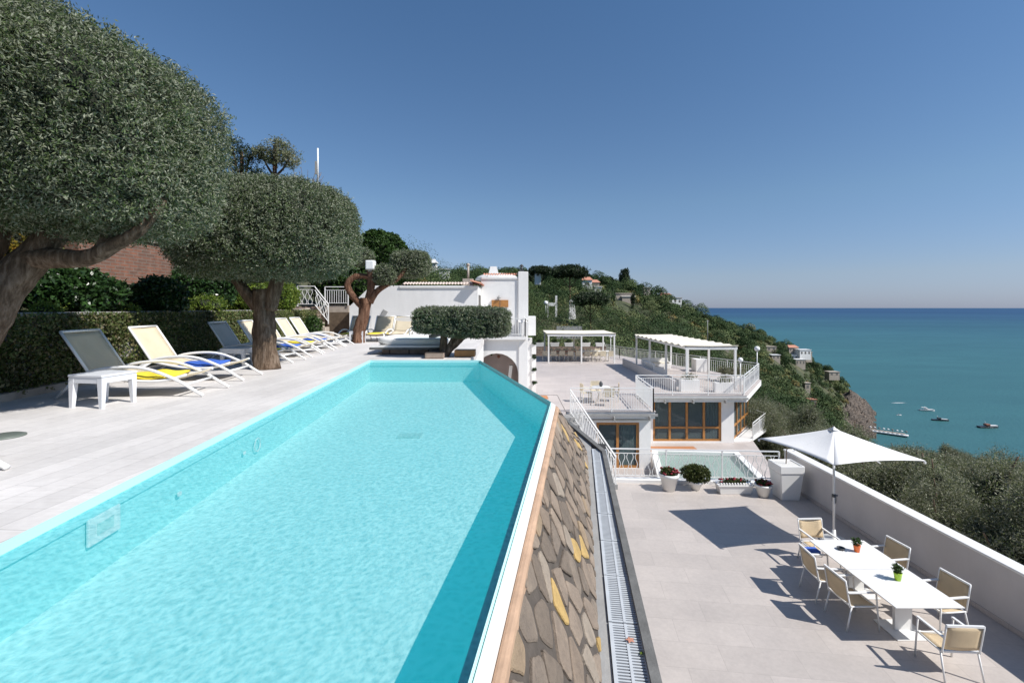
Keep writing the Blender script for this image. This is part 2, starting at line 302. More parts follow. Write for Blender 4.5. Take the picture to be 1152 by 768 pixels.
class MB:
    def __init__(s): s.v = []; s.f = []; s.sm = []
    def add(s, vs, fs, smooth=False):
        o = len(s.v); s.v += [tuple(v) for v in vs]; s.f += [tuple(i+o for i in f) for f in fs]; s.sm += [smooth]*len(fs); return s
    def box(s, c, size, rz=0, rot=None):
        x, y, z = [k/2 for k in size]; m = rot or Matrix.Rotation(rz, 3, 'Z'); c = Vector(c)
        vs = [c + m @ Vector((a*x, b*y, d*z)) for a in (-1,1) for b in (-1,1) for d in (-1,1)]
        return s.add(vs, [(0,1,3,2), (4,6,7,5), (0,4,5,1), (2,3,7,6), (0,2,6,4), (1,5,7,3)])
    def bar(s, p, q, w, h=None, up=(0,0,1)):
        p, q = Vector(p), Vector(q); d = q-p; L = d.length
        if L < 1e-6: return s
        d.normalize(); u = Vector(up)
        if abs(d.dot(u)) > .98: u = Vector((0,1,0))
        sx = d.cross(u).normalized(); sz = sx.cross(d).normalized(); h = h or w
        m = Matrix((sx, d, sz)).transposed()
        return s.box((p+q)/2, (w, L, h), rot=m)
    def tube(s, pts, r, n=8, cap=True, rough=0, seed=0, smooth=True):
        pts = [Vector(p) for p in pts]; rs = r if hasattr(r, '__len__') else [r]*len(pts)
        rnd = random.Random(seed); vs = []; fs = []
        tang = [(pts[min(i+1, len(pts)-1)]-pts[max(i-1, 0)]).normalized() for i in range(len(pts))]
        u = tang[0].cross(Vector((0,0,1)) if abs(tang[0].z) < .9 else Vector((0,1,0))).normalized()
        ph = [rnd.uniform(0, 6.28) for _ in range(3)]
        for i, p in enumerate(pts):
            u = (u - tang[i]*u.dot(tang[i])).normalized(); w_ = tang[i].cross(u)
            for k in range(n):
                a = 2*math.pi*k/n
                rr = rs[i]*(1+rough*(math.sin(3*a+ph[0]+i*.35)*.5+math.sin(5*a+ph[1]-i*.5)*.3+rnd.uniform(-.3,.3)))
                vs.append(p+(u*math.cos(a)+w_*math.sin(a))*rr)
        for i in range(len(pts)-1):
            for k in range(n):
                a, b = i*n+k, i*n+(k+1)%n; fs.append((a, b, b+n, a+n))
        if cap: fs.append(tuple(range(n))[::-1]); fs.append(tuple(range((len(pts)-1)*n, len(pts)*n)))
        return s.add(vs, fs, smooth)
    def lathe(s, c, prof, n=20, smooth=True, sq=False):
        c = Vector(c); vs = []; fs = []
        for r, z in prof:
            for k in range(n):
                a = 2*math.pi*(k+.5)/n; vs.append(c+Vector((math.cos(a)*r, math.sin(a)*r, z)))
        for i in range(len(prof)-1):
            for k in range(n):
                a, b = i*n+k, i*n+(k+1)%n; fs.append((a, b, b+n, a+n))
        fs.append(tuple(range(n))[::-1]); fs.append(tuple(range((len(prof)-1)*n, len(prof)*n)))
        return s.add(vs, fs, smooth)
    def prism(s, poly, z0, z1):
        a = sum(poly[i][0]*poly[(i+1)%len(poly)][1]-poly[(i+1)%len(poly)][0]*poly[i][1] for i in range(len(poly)))
        if a < 0: poly = poly[::-1]
        n = len(poly); vs = [(x, y, z0) for x, y in poly]+[(x, y, z1) for x, y in poly]
        fs = [tuple(range(n))[::-1], tuple(range(n, 2*n))]+[(i, (i+1)%n, (i+1)%n+n, i+n) for i in range(n)]
        return s.add(vs, fs)
    def wallprism(s, poly, p0, dirv, thick):   # poly in (u,z), extruded along the normal of dirv
        dirv = Vector((*dirv, 0)).normalized(); nrm = Vector((-dirv.y, dirv.x, 0))*thick; p0 = Vector((*p0, 0)); n = len(poly)
        vs = [p0+dirv*u+Vector((0,0,z)) for u, z in poly]; vs += [v+nrm for v in vs]
        fs = [tuple(range(n)), tuple(range(n, 2*n))[::-1]]+[(i, i+n, (i+1)%n+n, (i+1)%n) for i in range(n)]
        return s.add(vs, fs)
    def build(s, name, mat, parent=None, bev=0, world=False, **props):
        me = bpy.data.meshes.new(name); vs = s.v
        if parent is not None and world:
            iv = (Matrix.Translation(parent.location) @ parent.rotation_euler.to_matrix().to_4x4()).inverted()
            vs = [tuple(iv @ Vector(v)) for v in vs]
        me.from_pydata(vs, [], s.f); me.materials.append(M[mat] if isinstance(mat, str) else mat)
        me.polygons.foreach_set('use_smooth', s.sm); me.update()
        o = bpy.data.objects.new(name, me); COL.objects.link(o); o.parent = parent
        if bev:
            b = o.modifiers.new('bevel', 'BEVEL'); b.width = bev; b.segments = 2; b.limit_method = 'ANGLE'
        return setp(o, **props)
def struct(name, mb, mat, **k): return mb.build(name, mat, kind='structure', **k)
def npmesh(name, V, Fq, mats, midx=None, tint=None, parent=None, smooth=None):
    me = bpy.data.meshes.new(name); nv, nf = len(V), len(Fq)
    me.vertices.add(nv); me.vertices.foreach_set('co', V.astype(np.float32).ravel())
    me.loops.add(nf*4); me.loops.foreach_set('vertex_index', Fq.astype(np.int32).ravel())
    me.polygons.add(nf); me.polygons.foreach_set('loop_start', np.arange(nf, dtype=np.int32)*4)
    for m in mats: me.materials.append(M[m])
    if midx is not None: me.polygons.foreach_set('material_index', midx.astype(np.int32))
    if tint is not None:
        a = me.attributes.new('tint', 'FLOAT', 'FACE'); a.data.foreach_set('value', tint.astype(np.float32))
    if smooth is not None: me.polygons.foreach_set('use_smooth', smooth)
    me.update(calc_edges=True)
    o = bpy.data.objects.new(name, me); COL.objects.link(o); o.parent = parent; return o
def nz(a): return a/np.maximum(1e-9, np.linalg.norm(a, axis=-1, keepdims=True))
def leafquads(P, D, L, W, Nm=None):
    n = len(P); Rv = nz(rng.normal(size=(n,3)))
    if Nm is not None: Nm = nz(Nm); D = np.cross(Nm, Rv); Rv = Nm
    D = nz(D); S = nz(np.cross(D, Rv))
    L = np.broadcast_to(L, n)[:,None]; W = np.broadcast_to(W, n)[:,None]
    V = np.stack([P-D*L*.5, P+S*W*.5+D*L*.05, P+D*L*.5, P-S*W*.5+D*L*.05], 1).reshape(-1,3)
    return V, np.arange(n*4).reshape(n,4)
def wob(P, f, seed=0):
    r = np.random.default_rng(seed); out = 0
    for k in range(5):
        w_ = r.normal(size=3)*f*(1+.5*k); out = out+np.sin(P@w_+r.uniform(0,6.3))/(1+.5*k)
    return out/2.5
def superr(u, a, b, c, p): return (np.abs(u[:,0]/a)**p+np.abs(u[:,1]/b)**p+np.abs(u[:,2]/c)**p)**(-1/p)
def crown(shapes, ntw, per=12, twl=.22, L=.05, W=.014, amp=.06, depth=.22, seed=1, core=.8, upb=.15, mats=('olive','olive_core'), name='crown', parent=None, flatb=None):
    global rng
    areas = np.array([s[3]*s[4]+s[4]*s[5]+s[3]*s[5] for s in shapes]); cnt = (areas/areas.sum()*ntw).astype(int)
    Vs, Fs, Ms = [], [], []; off = 0
    for (cx, cy, cz, a, b, c, p), n in zip(shapes, cnt):
        u = rng.normal(size=(n,3))*np.array([a,b,c])**.5; u = nz(u)
        r = superr(u, a, b, c, p); cen = np.array([cx,cy,cz])
        S = u*r[:,None]; m = min(a,b,c)
        r2 = r*(1+amp*wob(S+cen, 2.2/m, seed)*1.0+amp*.6*wob(S+cen, 7/m, seed+1)) - rng.exponential(depth*.45, n)*1.0
        r2 = np.maximum(r2, r*.55)
        O = cen+u*r2[:,None]
        out = nz(S/np.array([a,b,c])**2); T = nz(out*.75+rng.normal(size=(n,3))*.75+np.array([0,0,upb]))
        s_ = (np.arange(per)+.5)/per*twl
        P = (O[:,None,:]+T[:,None,:]*(s_[None,:,None]-twl*.5)).reshape(-1,3)+rng.normal(size=(n*per,3))*twl*.12
        D = np.repeat(T, per, 0)*.7+rng.normal(size=(n*per,3))*.75
        if flatb is not None:
            k = P[:,2] > cz-c*flatb+rng.normal(size=len(P))*.04; P, D = P[k], D[k]
        V, Fq = leafquads(P, D, L*rng.uniform(.7,1.3,len(P)), W*rng.uniform(.8,1.2,len(P)))
        Vs.append(V); Fs.append(Fq+off); Ms.append(np.zeros(len(Fq))); off += len(V)
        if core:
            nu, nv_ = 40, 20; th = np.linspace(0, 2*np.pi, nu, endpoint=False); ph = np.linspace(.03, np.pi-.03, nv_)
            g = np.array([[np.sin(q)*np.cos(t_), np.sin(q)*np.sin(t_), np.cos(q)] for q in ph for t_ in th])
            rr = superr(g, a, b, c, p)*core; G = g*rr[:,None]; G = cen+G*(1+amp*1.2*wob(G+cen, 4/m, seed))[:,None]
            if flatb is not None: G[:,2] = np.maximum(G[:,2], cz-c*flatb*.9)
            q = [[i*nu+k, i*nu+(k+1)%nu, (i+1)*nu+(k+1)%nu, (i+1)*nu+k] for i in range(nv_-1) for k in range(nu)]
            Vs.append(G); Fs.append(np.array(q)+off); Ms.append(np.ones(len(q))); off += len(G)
    return npmesh(name, np.concatenate(Vs), np.concatenate(Fs), mats, np.concatenate(Ms), parent=parent)
def smoothpath(pts, k=4):
    pts = [Vector(p) for p in pts]; out = []
    for i in range(len(pts)-1):
        p0, p1, p2, p3 = pts[max(i-1,0)], pts[i], pts[i+1], pts[min(i+2,len(pts)-1)]
        for j in range(k):
            t = j/k; out.append(.5*((2*p1)+(p2-p0)*t+(2*p0-5*p1+4*p2-p3)*t*t+(3*p1-p0-3*p2+p3)*t**3))
    return out+[pts[-1]]
def limb(mb, pts, r0, r1, n=12, rough=.12, seed=0, k=5, pw=1):
    q = smoothpath(pts, k); m = len(q)-1
    mb.tube(q, [r0+(r1-r0)*(i/m)**pw for i in range(m+1)], n, True, rough, seed)

ZA, ZB, ZC, ZS = -3.2, -4.4, -5.7, -60.5     # walkway and roof level, dining terrace, lower court, sea
# ------------------------------------------------------------------ terrain and sea
PXK = [-2500, -800, 300, 450, 590, 700, 750, 800, 850, 900, 940, 965, 985, 1100, 1400, 2500]
DK  = [0, 10, 20, 40, 70, 110, 160, 220, 300, 330, 400]
TZ = np.array([
 [-9,-9,2,14,26,34,44,50,54,55,55],
 [-9,-9,0,12,22,30,38,44,48,48,48],
 [-9,-9,-1,6,14,22,28,32,34,34,30],
 [-9,-9,-8,0,3,5.5,8.5,11,12,10,5],
 [-9,-9,-9,-8,-5,1,7.5,12.5,12,9,0],
 [-9,-9,-9,-9,-9,-4,2.5,8.5,6,1,-10],
 [-9,-9,-9,-10,-11,-8.5,-3.5,3.3,1.5,-4,-20],
 [-9,-9,-9,-11,-14,-14,-12,-9,-10,-15,-30],
 [-9,-9,-9,-12,-17,-20,-20,-17,-17,-22,-45],
 [-9,-9,-9.5,-13,-20,-28,-33,-32,-29,-37,-66],
 [-9,-9,-9.5,-14,-23,-33,-43,-50,-42,-50,-70],
 [-9,-9,-9.5,-14.5,-24,-35,-48,-58,-53,-59,-75],
 [-9,-9,-9.5,-15,-25,-37,-50,-62,-64,-66,-75],
 [-9,-9,-10,-17,-27,-40,-56,-66,-70,-72,-75],
 [-9,-9,-13,-25,-40,-60,-68,-70,-72,-74,-75],
 [-9,-15,-29,-52,-66,-70,-72,-74,-75,-75,-75]], float)
def ground_z(X, Y):
    X = np.asarray(X, float); Y = np.asarray(Y, float); Ys = np.maximum(Y, .5)
    px = np.clip(X/Ys*F0+CX, -2499, 2499); d = np.clip(Y, 0, 399.9)
    i = np.clip(np.searchsorted(PXK, px)-1, 0, len(PXK)-2); j = np.clip(np.searchsorted(DK, d)-1, 0, len(DK)-2)
    pk, dk = np.array(PXK), np.array(DK); a = (px-pk[i])/(pk[i+1]-pk[i]); b = (d-dk[j])/(dk[j+1]-dk[j])
    z = TZ[i,j]*(1-a)*(1-b)+TZ[i+1,j]*a*(1-b)+TZ[i,j+1]*(1-a)*b+TZ[i+1,j+1]*a*b
    lx = (-6.65-.121*(Y-6.3)-1.6)-X
    L = np.where(lx > 0, 1.0+.5*np.clip(lx, 0, 60), -9+0*lx)
    z = np.where((lx > -2) & (Y < 60), np.maximum(z, L), z)
    edge = np.clip((Y-45)/40, 0, 1)
    z = z + edge*1.2*(np.sin(X*.07+1)*np.sin(Y*.06)+.5*np.sin(X*.19)*np.cos(Y*.17+2))*np.clip((z-ZS)/6, 0, 1)
    return z
def build_terrain():
    xs = np.concatenate([np.linspace(-420,-60,30), np.linspace(-56,-12,23), np.linspace(-11.5,-6.5,21), np.linspace(-6,40,33), np.linspace(44,420,80)])
    ys = np.concatenate([np.linspace(-60,0,9), np.linspace(3,60,30), np.linspace(64,400,90)])
    X, Y = np.meshgrid(xs, ys); Z = ground_z(X, Y); Z = np.where(Y > 395, -80, Z)
    V = np.stack([X.ravel(), Y.ravel(), Z.ravel()], 1); nx, ny = len(xs), len(ys)
    i, j = np.meshgrid(np.arange(nx-1), np.arange(ny-1)); a = (j*nx+i).ravel()
    o = npmesh('hill_terrain', V, np.stack([a, a+1, a+nx+1, a+nx], 1), ['ground']); o['kind'] = 'structure'
    o.data.polygons.foreach_set('use_smooth', [True]*len(o.data.polygons))
build_terrain()
def build_sea():
    n = 96; vs = [(0,0,0)]; fs = []; rs = [300, 1200, 5000, 20000, 90000]
    for r in rs: vs += [(r*math.cos(2*math.pi*k/n), r*math.sin(2*math.pi*k/n), 0) for k in range(n)]
    for k in range(n): fs.append((0, 1+k, 1+(k+1)%n))
    for q in range(len(rs)-1):
        for k in range(n): a, b = 1+q*n+k, 1+q*n+(k+1)%n; fs.append((a, a+n, b+n, b))
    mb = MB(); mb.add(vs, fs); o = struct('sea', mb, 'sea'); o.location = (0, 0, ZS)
build_sea()
# the rocky tip of the headland
def build_rocks():
    nu, nv = 200, 150; P = []
    for j in range(nv):
        for i in range(nu):
            u, v = i/(nu-1), j/(nv-1)
            px = 900+u*86; d = 212+v*100
            x = (px-CX)*d/F0; g = float(ground_z(x, d))
            edge = min(1, v*6, (1-v)*3, u*7); tip = 1-max(0, (u-.55)/.45)**2
            nn = mn.ridged_multi_fractal(Vector((x*.06,d*.06,0)), .8, 2.1, 7, 1.0, 2.0)-1.0
            dome = ZS-3+15*tip*math.sin(math.pi*min(1,max(0,(d-240)/75)))**.7 if u > .4 else -99
            z = max(g+.4, dome)+nn*4.6*edge-(1-edge)*4-max(0, g-(ZS+9))*1.5
            P.append((x, d, z))
    q = [[j*nu+i, j*nu+i+1, (j+1)*nu+i+1, (j+1)*nu+i] for j in range(nv-1) for i in range(nu-1)]
    o = npmesh('headland_rocks', np.array(P), np.array(q), ['rock']); o['kind'] = 'structure'
build_rocks()

# ------------------------------------------------------------------ pool and deck
PL0, PL1, PF, PR, PR0 = (-2.30,-1.5), (-3.26,11.06), (-.73,11.06), (.5,6.16), (-.56,-1.5)   # outer water outline
WL = -.05
def inset(poly, t):
    n = len(poly); a = sum(poly[i][0]*poly[(i+1)%n][1]-poly[(i+1)%n][0]*poly[i][1] for i in range(n)); s = 1 if a > 0 else -1; out = []
    for i in range(n):
        p0, p1, p2 = [Vector(poly[(i+k-1)%n]) for k in range(3)]
        d1 = (p1-p0).normalized(); d2 = (p2-p1).normalized(); n1 = Vector((-d1.y, d1.x))*s; n2 = Vector((-d2.y, d2.x))*s
        b = (n1+n2); b = b/b.length; k = t/max(.3, b.dot(n1)); out.append(tuple(p1+b*k))
    return out
POOL = [PR0, PR, PF, PL1, PL0]
pool = thing('swimming_pool', (-1.2, 6, 0), 'long turquoise swimming pool with an angled far corner and white rim', 'swimming pool')
PD = -.50
def prof_wall(poly, z0, z1):
    n = len(poly); vs = [(x,y,z0) for x,y in poly]+[(x,y,z1) for x,y in poly]
    return vs, [(i, (i+1)%n, (i+1)%n+n, i+n) for i in range(n)]
mb = MB(); inn = inset(POOL, .003)
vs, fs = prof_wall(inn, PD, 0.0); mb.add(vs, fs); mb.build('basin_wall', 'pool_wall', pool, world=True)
mb = MB(); mb.add([(x,y,PD) for x,y in inn], [tuple(range(len(inn)))]); mb.build('basin_floor', 'pool', pool, world=True)
# flush white rim on the valley sides (right and far diagonal), low lip on the deck side
def strip(mb, p, q, o1, o2, z0, z1):   # ribbon along p->q between offsets to the right of travel
    p, q = Vector(p), Vector(q); d = (q-p).normalized(); r = Vector((d.y, -d.x))
    mb.prism([tuple(p+r*o1), tuple(q+r*o1), tuple(q+r*o2), tuple(p+r*o2)], z0, z1)
mb = MB()
OUT = inset(POOL, -.052); oin = inset(POOL, .0)
for a, b in ((0,1), (1,2)):
    mb.prism([oin[a], oin[b], OUT[b], OUT[a]], -.35, -.035)
mb.build('rim', 'coping', pool, world=True, bev=.008)
mb = MB()
for a, b in ((2,3), (3,4)):
    i2 = inset(POOL, .02); mb.prism([i2[a], i2[b], POOL[b], POOL[a]], -.12, .002)
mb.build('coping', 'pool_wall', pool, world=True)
mb = MB(); wp = inset(POOL, .004); mb.add([(x,y,WL) for x,y in wp], [tuple(range(len(wp)))])
mb.build('water_surface', 'water', pool, world=True)
# skimmer, wall lamp, inlets, floor drain
dl = (Vector(PL1)-Vector(PL0)).normalized()
def onleft(y, z, off=.02):
    t = (y-PL0[1])/(PL1[1]-PL0[1]); return Vector((PL0[0]+t*(PL1[0]-PL0[0])+off, y, z))
ml = Matrix((Vector((dl.x, dl.y, 0)), Vector((-dl.y, dl.x, 0)), Vector((0,0,1)))).transposed()
mb = MB(); mb.box(onleft(3.12, -.2), (.27, .02, .17), rot=ml); sk = mb.build('skimmer', 'coping', pool, world=True, bev=.006)
mb = MB(); c = onleft(3.12, -.19, .028); mb.box(c+Vector((.0,.0,-.01)), (.14, .012, .07), rot=ml); o = mb.build('skimmer_mouth', 'pool_pale', pool, world=True)
for y in (3.9, 5.0):
    mb = MB(); c = onleft(y, -.3, .03); mb.box(c, (.05,.02,.035), rot=ml); mb.build('inlet', 'coping', pool, world=True, bev=.01)
mb = MB(); c = onleft(5.3, -.3, .03)
mb.tube([c+Vector((0,0,0))+ml@Vector((math.cos(a)*.07, 0, math.sin(a)*.07)) for a in [k*math.pi/8 for k in range(17)]], .007, 6); mb.build('underwater_lamp', 'coping', pool, world=True)
mb = MB(); mb.box((-1.35, 6.4, PD+.01), (.3,.2,.015)); mb.build('floor_drain', 'pool_pale', pool, world=True)
# near steps under the bottom edge of the photograph
mb = MB(); mb.prism([(-2.55,1.0), (-.4,1.0), (-.6,-1.4), (-2.2,-1.4)], PD+.002, PD+.22); mb.build('step', 'pool', pool, world=True)

WX = lambda y: -6.65-.121*(y-6.3)          # foot of the ivy wall
mb = MB()
mb.prism([(WX(-3), -3), (PL0[0]+.11, -3), PL0, PL1, (-3.27, 12.5), (WX(12.5), 12.5)], -.3, 0)
mb.prism([(WX(12.5), 12.5), (-3.27, 12.5), (-3.26, 11.06), (-.98, 11.06), (-1.15, 19.9), (WX(19.9), 19.9)], -.3, 0)
mb.prism([(WX(19.9), 19.9), (-5.4, 19.9), (-5.4, 24.5), (WX(24.5), 24.5)], -.3, 0)
struct('pool_deck', mb, 'deck')
# structure below pool (shell) so the pool is solid from the side
mb = MB(); sh = inset(POOL, -.02); mb.prism([(x,y) for x,y in sh], -7, PD-.05); mb.prism([(WX(-3),-3), (-2.22,-3), (-3.30,11.15), (-1.0,11.15), (-1.17,19.8), (WX(19.9),19.8)], -7, -.31)
struct('pool_foundation_wall', mb, 'stucco')

# ------------------------------------------------------------------ battered stone wall under the pool rim
def stone_wall():
    root = thing('stone_retaining_wall', (.7, 5, ZA), 'battered wall of grey and ochre flagstones below the pool rim', 'retaining wall')
    dp = (Vector(PR)-Vector(PR0)).normalized(); rt = Vector((dp.y, -dp.x))
    T0 = Vector(PR0)+rt*.07; T1 = Vector(PR)+rt*.07
    # sandstone band outside the rim
    mb = MB(); b0 = OUT[0]; b1 = OUT[1]
    bo = inset(POOL, -.098); mb.prism([b0, b1, bo[1], bo[0]], -.4, -.07)
    mb.prism([OUT[1], OUT[2], bo[2], bo[1]], -.4, -.07)
    mb.build('capping', 'sandstone', root, world=True, bev=.015)
    # face: top line from (PR0..PR) z -.1, base line at ZA-.05 ; beyond the corner the top descends to the base
    ZG = -1.03
    AR = Vector((1.17, 7.57, ZG))
    def top(y):
        if y <= PR[1]+.1: t = (y-PR0[1])/(PR[1]-PR0[1]); return Vector((bo[0][0]+(bo[1][0]-bo[0][0])*t-.02, y, -.085))
        k = (y-PR[1]-.1)/(AR.y-PR[1]-.1); a = Vector((bo[1][0]-.02, PR[1]+.1, -.085)); return a.lerp(AR, k)
    def base(y): return Vector((.527+.136*(y-2.836), y, ZG))
    ys = [-1.5+.2*i for i in range(60)]; ys = [y for y in ys if y < AR.y]+[AR.y]
    mb = MB(); vs = []
    for y in ys: vs += [top(y), base(y), Vector((top(y).x-.025, y, top(y).z)), Vector((top(y).x-.025, y, ZG-.5))]
    n = len(ys); fs = []
    for i in range(n-1):
        a = i*4; fs += [(a, a+1, a+5, a+4), (a+2, a, a+4, a+6), (a+3, a+2, a+6, a+7)]
    mb.add(vs, fs); tp = top(PR[1]+.1)
    mb.add([tp, AR, (.05,12.2,ZG), (bo[2][0],bo[2][1],-.085)], [(0,1,2,3)])
    mb.build('mortar_bed', 'mortar', root, world=True)
    # stones: voronoi cells in (y, s) space, s 0 at top .. 1 at base
    L = 1.02; rr = random.Random(3); seeds = []
    cw, ch = .28, .175
    for i in range(-2, 42):
        for j in range(-1, 8):
            sx_ = (j+rr.uniform(.02,.98))*ch; seeds.append((-1.6+(i+rr.uniform(.02,.98))*cw+.18*(j%2)-.22*sx_, sx_))
    def clip(poly, m, nrm):
        out = []
        for i in range(len(poly)):
            a, b = poly[i], poly[(i+1)%len(poly)]; da = (a-m).dot(nrm); db = (b-m).dot(nrm)
            if da <= 0: out.append(a)
            if da*db < 0: out.append(a+(b-a)*(da/(da-db)))
        return out
    mb = MB()
    for si, s in enumerate(seeds):
        s = Vector(s); poly = [s+Vector(q) for q in ((-.6,-.6),(.6,-.6),(.6,.6),(-.6,.6))]
        # stretched metric turned by a slant so the slabs lean
        for sj, q in enumerate(seeds):
            q = Vector(q)
            if sj == si or (q-s).length > .9: continue
            g = rr.uniform(.007, .026); dlt = q-s; nrm = dlt.normalized(); m = s+dlt*.5-nrm*g
            poly = clip(poly, m, nrm)
            if len(poly) < 3: break
        if len(poly) < 3: continue
        ss = [p.y for p in poly]; yy = [p.x for p in poly]
        if max(ss) < 0 or min(ss) > L or max(yy) < -1.5 or min(yy) > 7.4: continue
        for (m, nrm) in ((Vector((0,.02)), Vector((0,-1))), (Vector((0,L-.01)), Vector((0,1))), (Vector((-1.4,0)), Vector((-1,0)))):
            poly = clip(poly, m, nrm)
            if len(poly) < 3: break
        if len(poly) < 3: continue
        if min(p.x for p in poly) > PR[1]:       # keep below the descending top line
            pass
        for c_ in (.13, .25):
            poly = [a for i in range(len(poly)) for a in (poly[i]*(1-c_)+poly[(i+1)%len(poly)]*c_, poly[i]*c_+poly[(i+1)%len(poly)]*(1-c_))]
        poly = [p+Vector((rr.uniform(-.004,.004), rr.uniform(-.004,.004))) for p in poly]
        cen = sum(poly, Vector((0,0)))/len(poly)
        if any(p.x > 7.45 for p in poly): continue
        def m3(p, h):
            y = p.x; f = p.y/L
            Tm, B = (Vector((bo[0][0]+(bo[1][0]-bo[0][0])*((y-PR0[1])/(PR[1]-PR0[1]))-.02, y, -.085)), base(y))
            q = Tm.lerp(B, f); 
            tz = top(y).z
            if y > PR[1]+.1:
                # planar strip between the descending top line and the base
                q = top(y).lerp(B, f)
            return q+Vector((.93, -.13, .33))*h
        n = len(poly); hh = rr.uniform(.004,.013); tw = rr.uniform(-.02,.02)
        A = [m3(p, -.02) for p in poly]; Bv = [m3(cen+(p-cen)*.97, hh) for p in poly]; Cv = [m3(cen+(p-cen)*.86, hh+.006+tw*.5*(p-cen).x) for p in poly]
        if (A[0]-A[n//2]).length < .04: continue
        fs = [(i, (i+1)%n, (i+1)%n+n, i+n) for i in range(n)]+[(i+n, (i+1)%n+n, (i+1)%n+2*n, i+2*n) for i in range(n)]+[tuple(range(2*n, 3*n))]
        mb.add(A+Bv+Cv, fs)
    mb.build('flagstones', 'stones', root, world=True)
stone_wall()
# drained walkway, kerb
KX = lambda y: .80+.1225*(y-2.71)
ZW = -1.03
mb = MB()
mb.prism([(-.4,-1.5), (KX(-1.5)+.02,-1.5), (KX(7.4)+.02,7.4), (1.09,9.35), (-.15,14.4), (-1.1,11.2), (-.73,11.06), (.5,6.16)], -7, ZW)
struct('walkway', mb, 'concrete')
mb = MB(); mb.prism([(-14,20.85), (-6.9,20.85), (-6.9,34), (-14,34)], -1, 1.0); struct('garden_ground', mb, 'soil')
kerb = MB(); kk = [(KX(-1.5), -1.5), (KX(7.37), 7.37), (1.04, 9.3), (-.2,14.3)]; ko = [(KX(-1.5)+.065, -1.5), (KX(7.4)+.065, 7.42), (1.115, 9.35), (-.1,14.4)]
for a in range(3): kerb.prism([kk[a], kk[a+1], ko[a+1], ko[a]], ZB-.3, ZW+.045)
kerb.build('kerb_wall', 'kerb_dark', label='dark weathered low wall between the drain and the dining terrace', cat='low wall')
def grate_mesh():
    g = MB(); L_, W_ = .592, .225
    for x in (-W_/2+.012, 0, W_/2-.012): g.box((x, 0, 0), (.024 if x else .018, L_, .02))
    n = 22
    for i in range(n+1):
        y = -L_/2+.012+(L_-.024)*i/n; g.box((0, y, -.001), (W_-.01, .0125 if 0 < i < n else .02, .017))
    return g
gdir = math.atan(.137)
first = None
names = ['nearest drain grate, partly cut off below the stone wall']
for i in range(16):
    y = -.5+.6*i
    if y > 7.7: break
    x = .598+.137*(y-2.836)+.118
    ty = i
    lab = {6: 'drain grate with a dry leaf lying beside it, nearest in the channel', }.get(i)
    lab = lab or ['light grey slotted drain grate in the channel below the flagstone wall'][0]
    if first is None:
        first = grate_mesh().build('drain_grate', 'grate', label=lab, cat='drain grate', group='slotted grates along the drain channel'); o = first
    else: o = copy_tree(first)
    o.location = (x, y, ZW+.006+random.uniform(-.002,.002)); o.rotation_euler = (0,0,-gdir+random.uniform(-.004,.004))
mb = MB(); gx = lambda y: .598+.137*(y-2.836); strip(mb, (gx(-1.5), -1.5), (gx(7.95), 7.95), .0, .232, ZW-.2, ZW+.003); struct('drain_channel_path', mb, 'grate_dark')
for (px, py, c, lab, an) in ((709, 720, 'terracotta', 'dry red-brown leaf fallen on a drain grate', .5), (722, 735, 'bright', 'small green leaf fallen on a drain grate', 1.3)):
    p = at_z(px, py, ZW+.02); mb = MB(); s = .035 if c == 'terracotta' else .02
    mb.add([p+Vector((math.cos(an+a)*s*r_, math.sin(an+a)*s*r_, .004+.006*r_*(k%2))) for k, (a, r_) in enumerate([(i*math.pi/5, (1, .5)[i%2]) for i in range(10)])], [tuple(range(10))])
    mb.build('fallen_leaf', c, label=lab, cat='leaf')

# ------------------------------------------------------------------ dining terrace
TX = 8.67
mb = MB(); mb.prism([(.1, -3), (TX, -3), (TX, 15.2), (3.15, 15.55), (2.3, 15), (1.5,8), (.3,-1)], ZB-.25, ZB)
struct('dining_terrace', mb, 'terrace')
mb = MB(); mb.prism([(.05,-3), (TX+.26,-3), (TX+.26,15.4), (3.1,15.75), (2.2,15), (1.4,8), (.3,-1)], -11, ZB-.252); struct('terrace_base_wall', mb, 'stucco')
pr = thing('parapet_wall', (TX, 6, ZB), 'long white rendered parapet wall along the sea side of the terrace', 'parapet wall')
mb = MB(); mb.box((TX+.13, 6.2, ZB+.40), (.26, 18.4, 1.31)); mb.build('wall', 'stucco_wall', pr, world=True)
mb = MB(); mb.box((TX+.13, 6.2, ZB+1.075), (.30, 18.44, .05)); mb.build('coping', 'white', pr, world=True, bev=.01)
mb = MB(); mb.box((TX-.012, 6.2, ZB+.05), (.02, 18.36, .09)); mb.build('skirting', 'terrace_far', pr, world=True)
mb = MB(); mb.box((TX-.02, 13.0, ZB+.45), (.04,.14,.14)); mb.build('wall_lamp', 'concrete', pr, world=True, bev=.01)
# far edge step
mb = MB(); mb.prism([(3.12,15.5), (TX-.02,15.15), (TX-.02,15.45), (3.12,15.8)], ZB-.2, ZB+.10); struct('terrace_edge_kerb', mb, 'white')

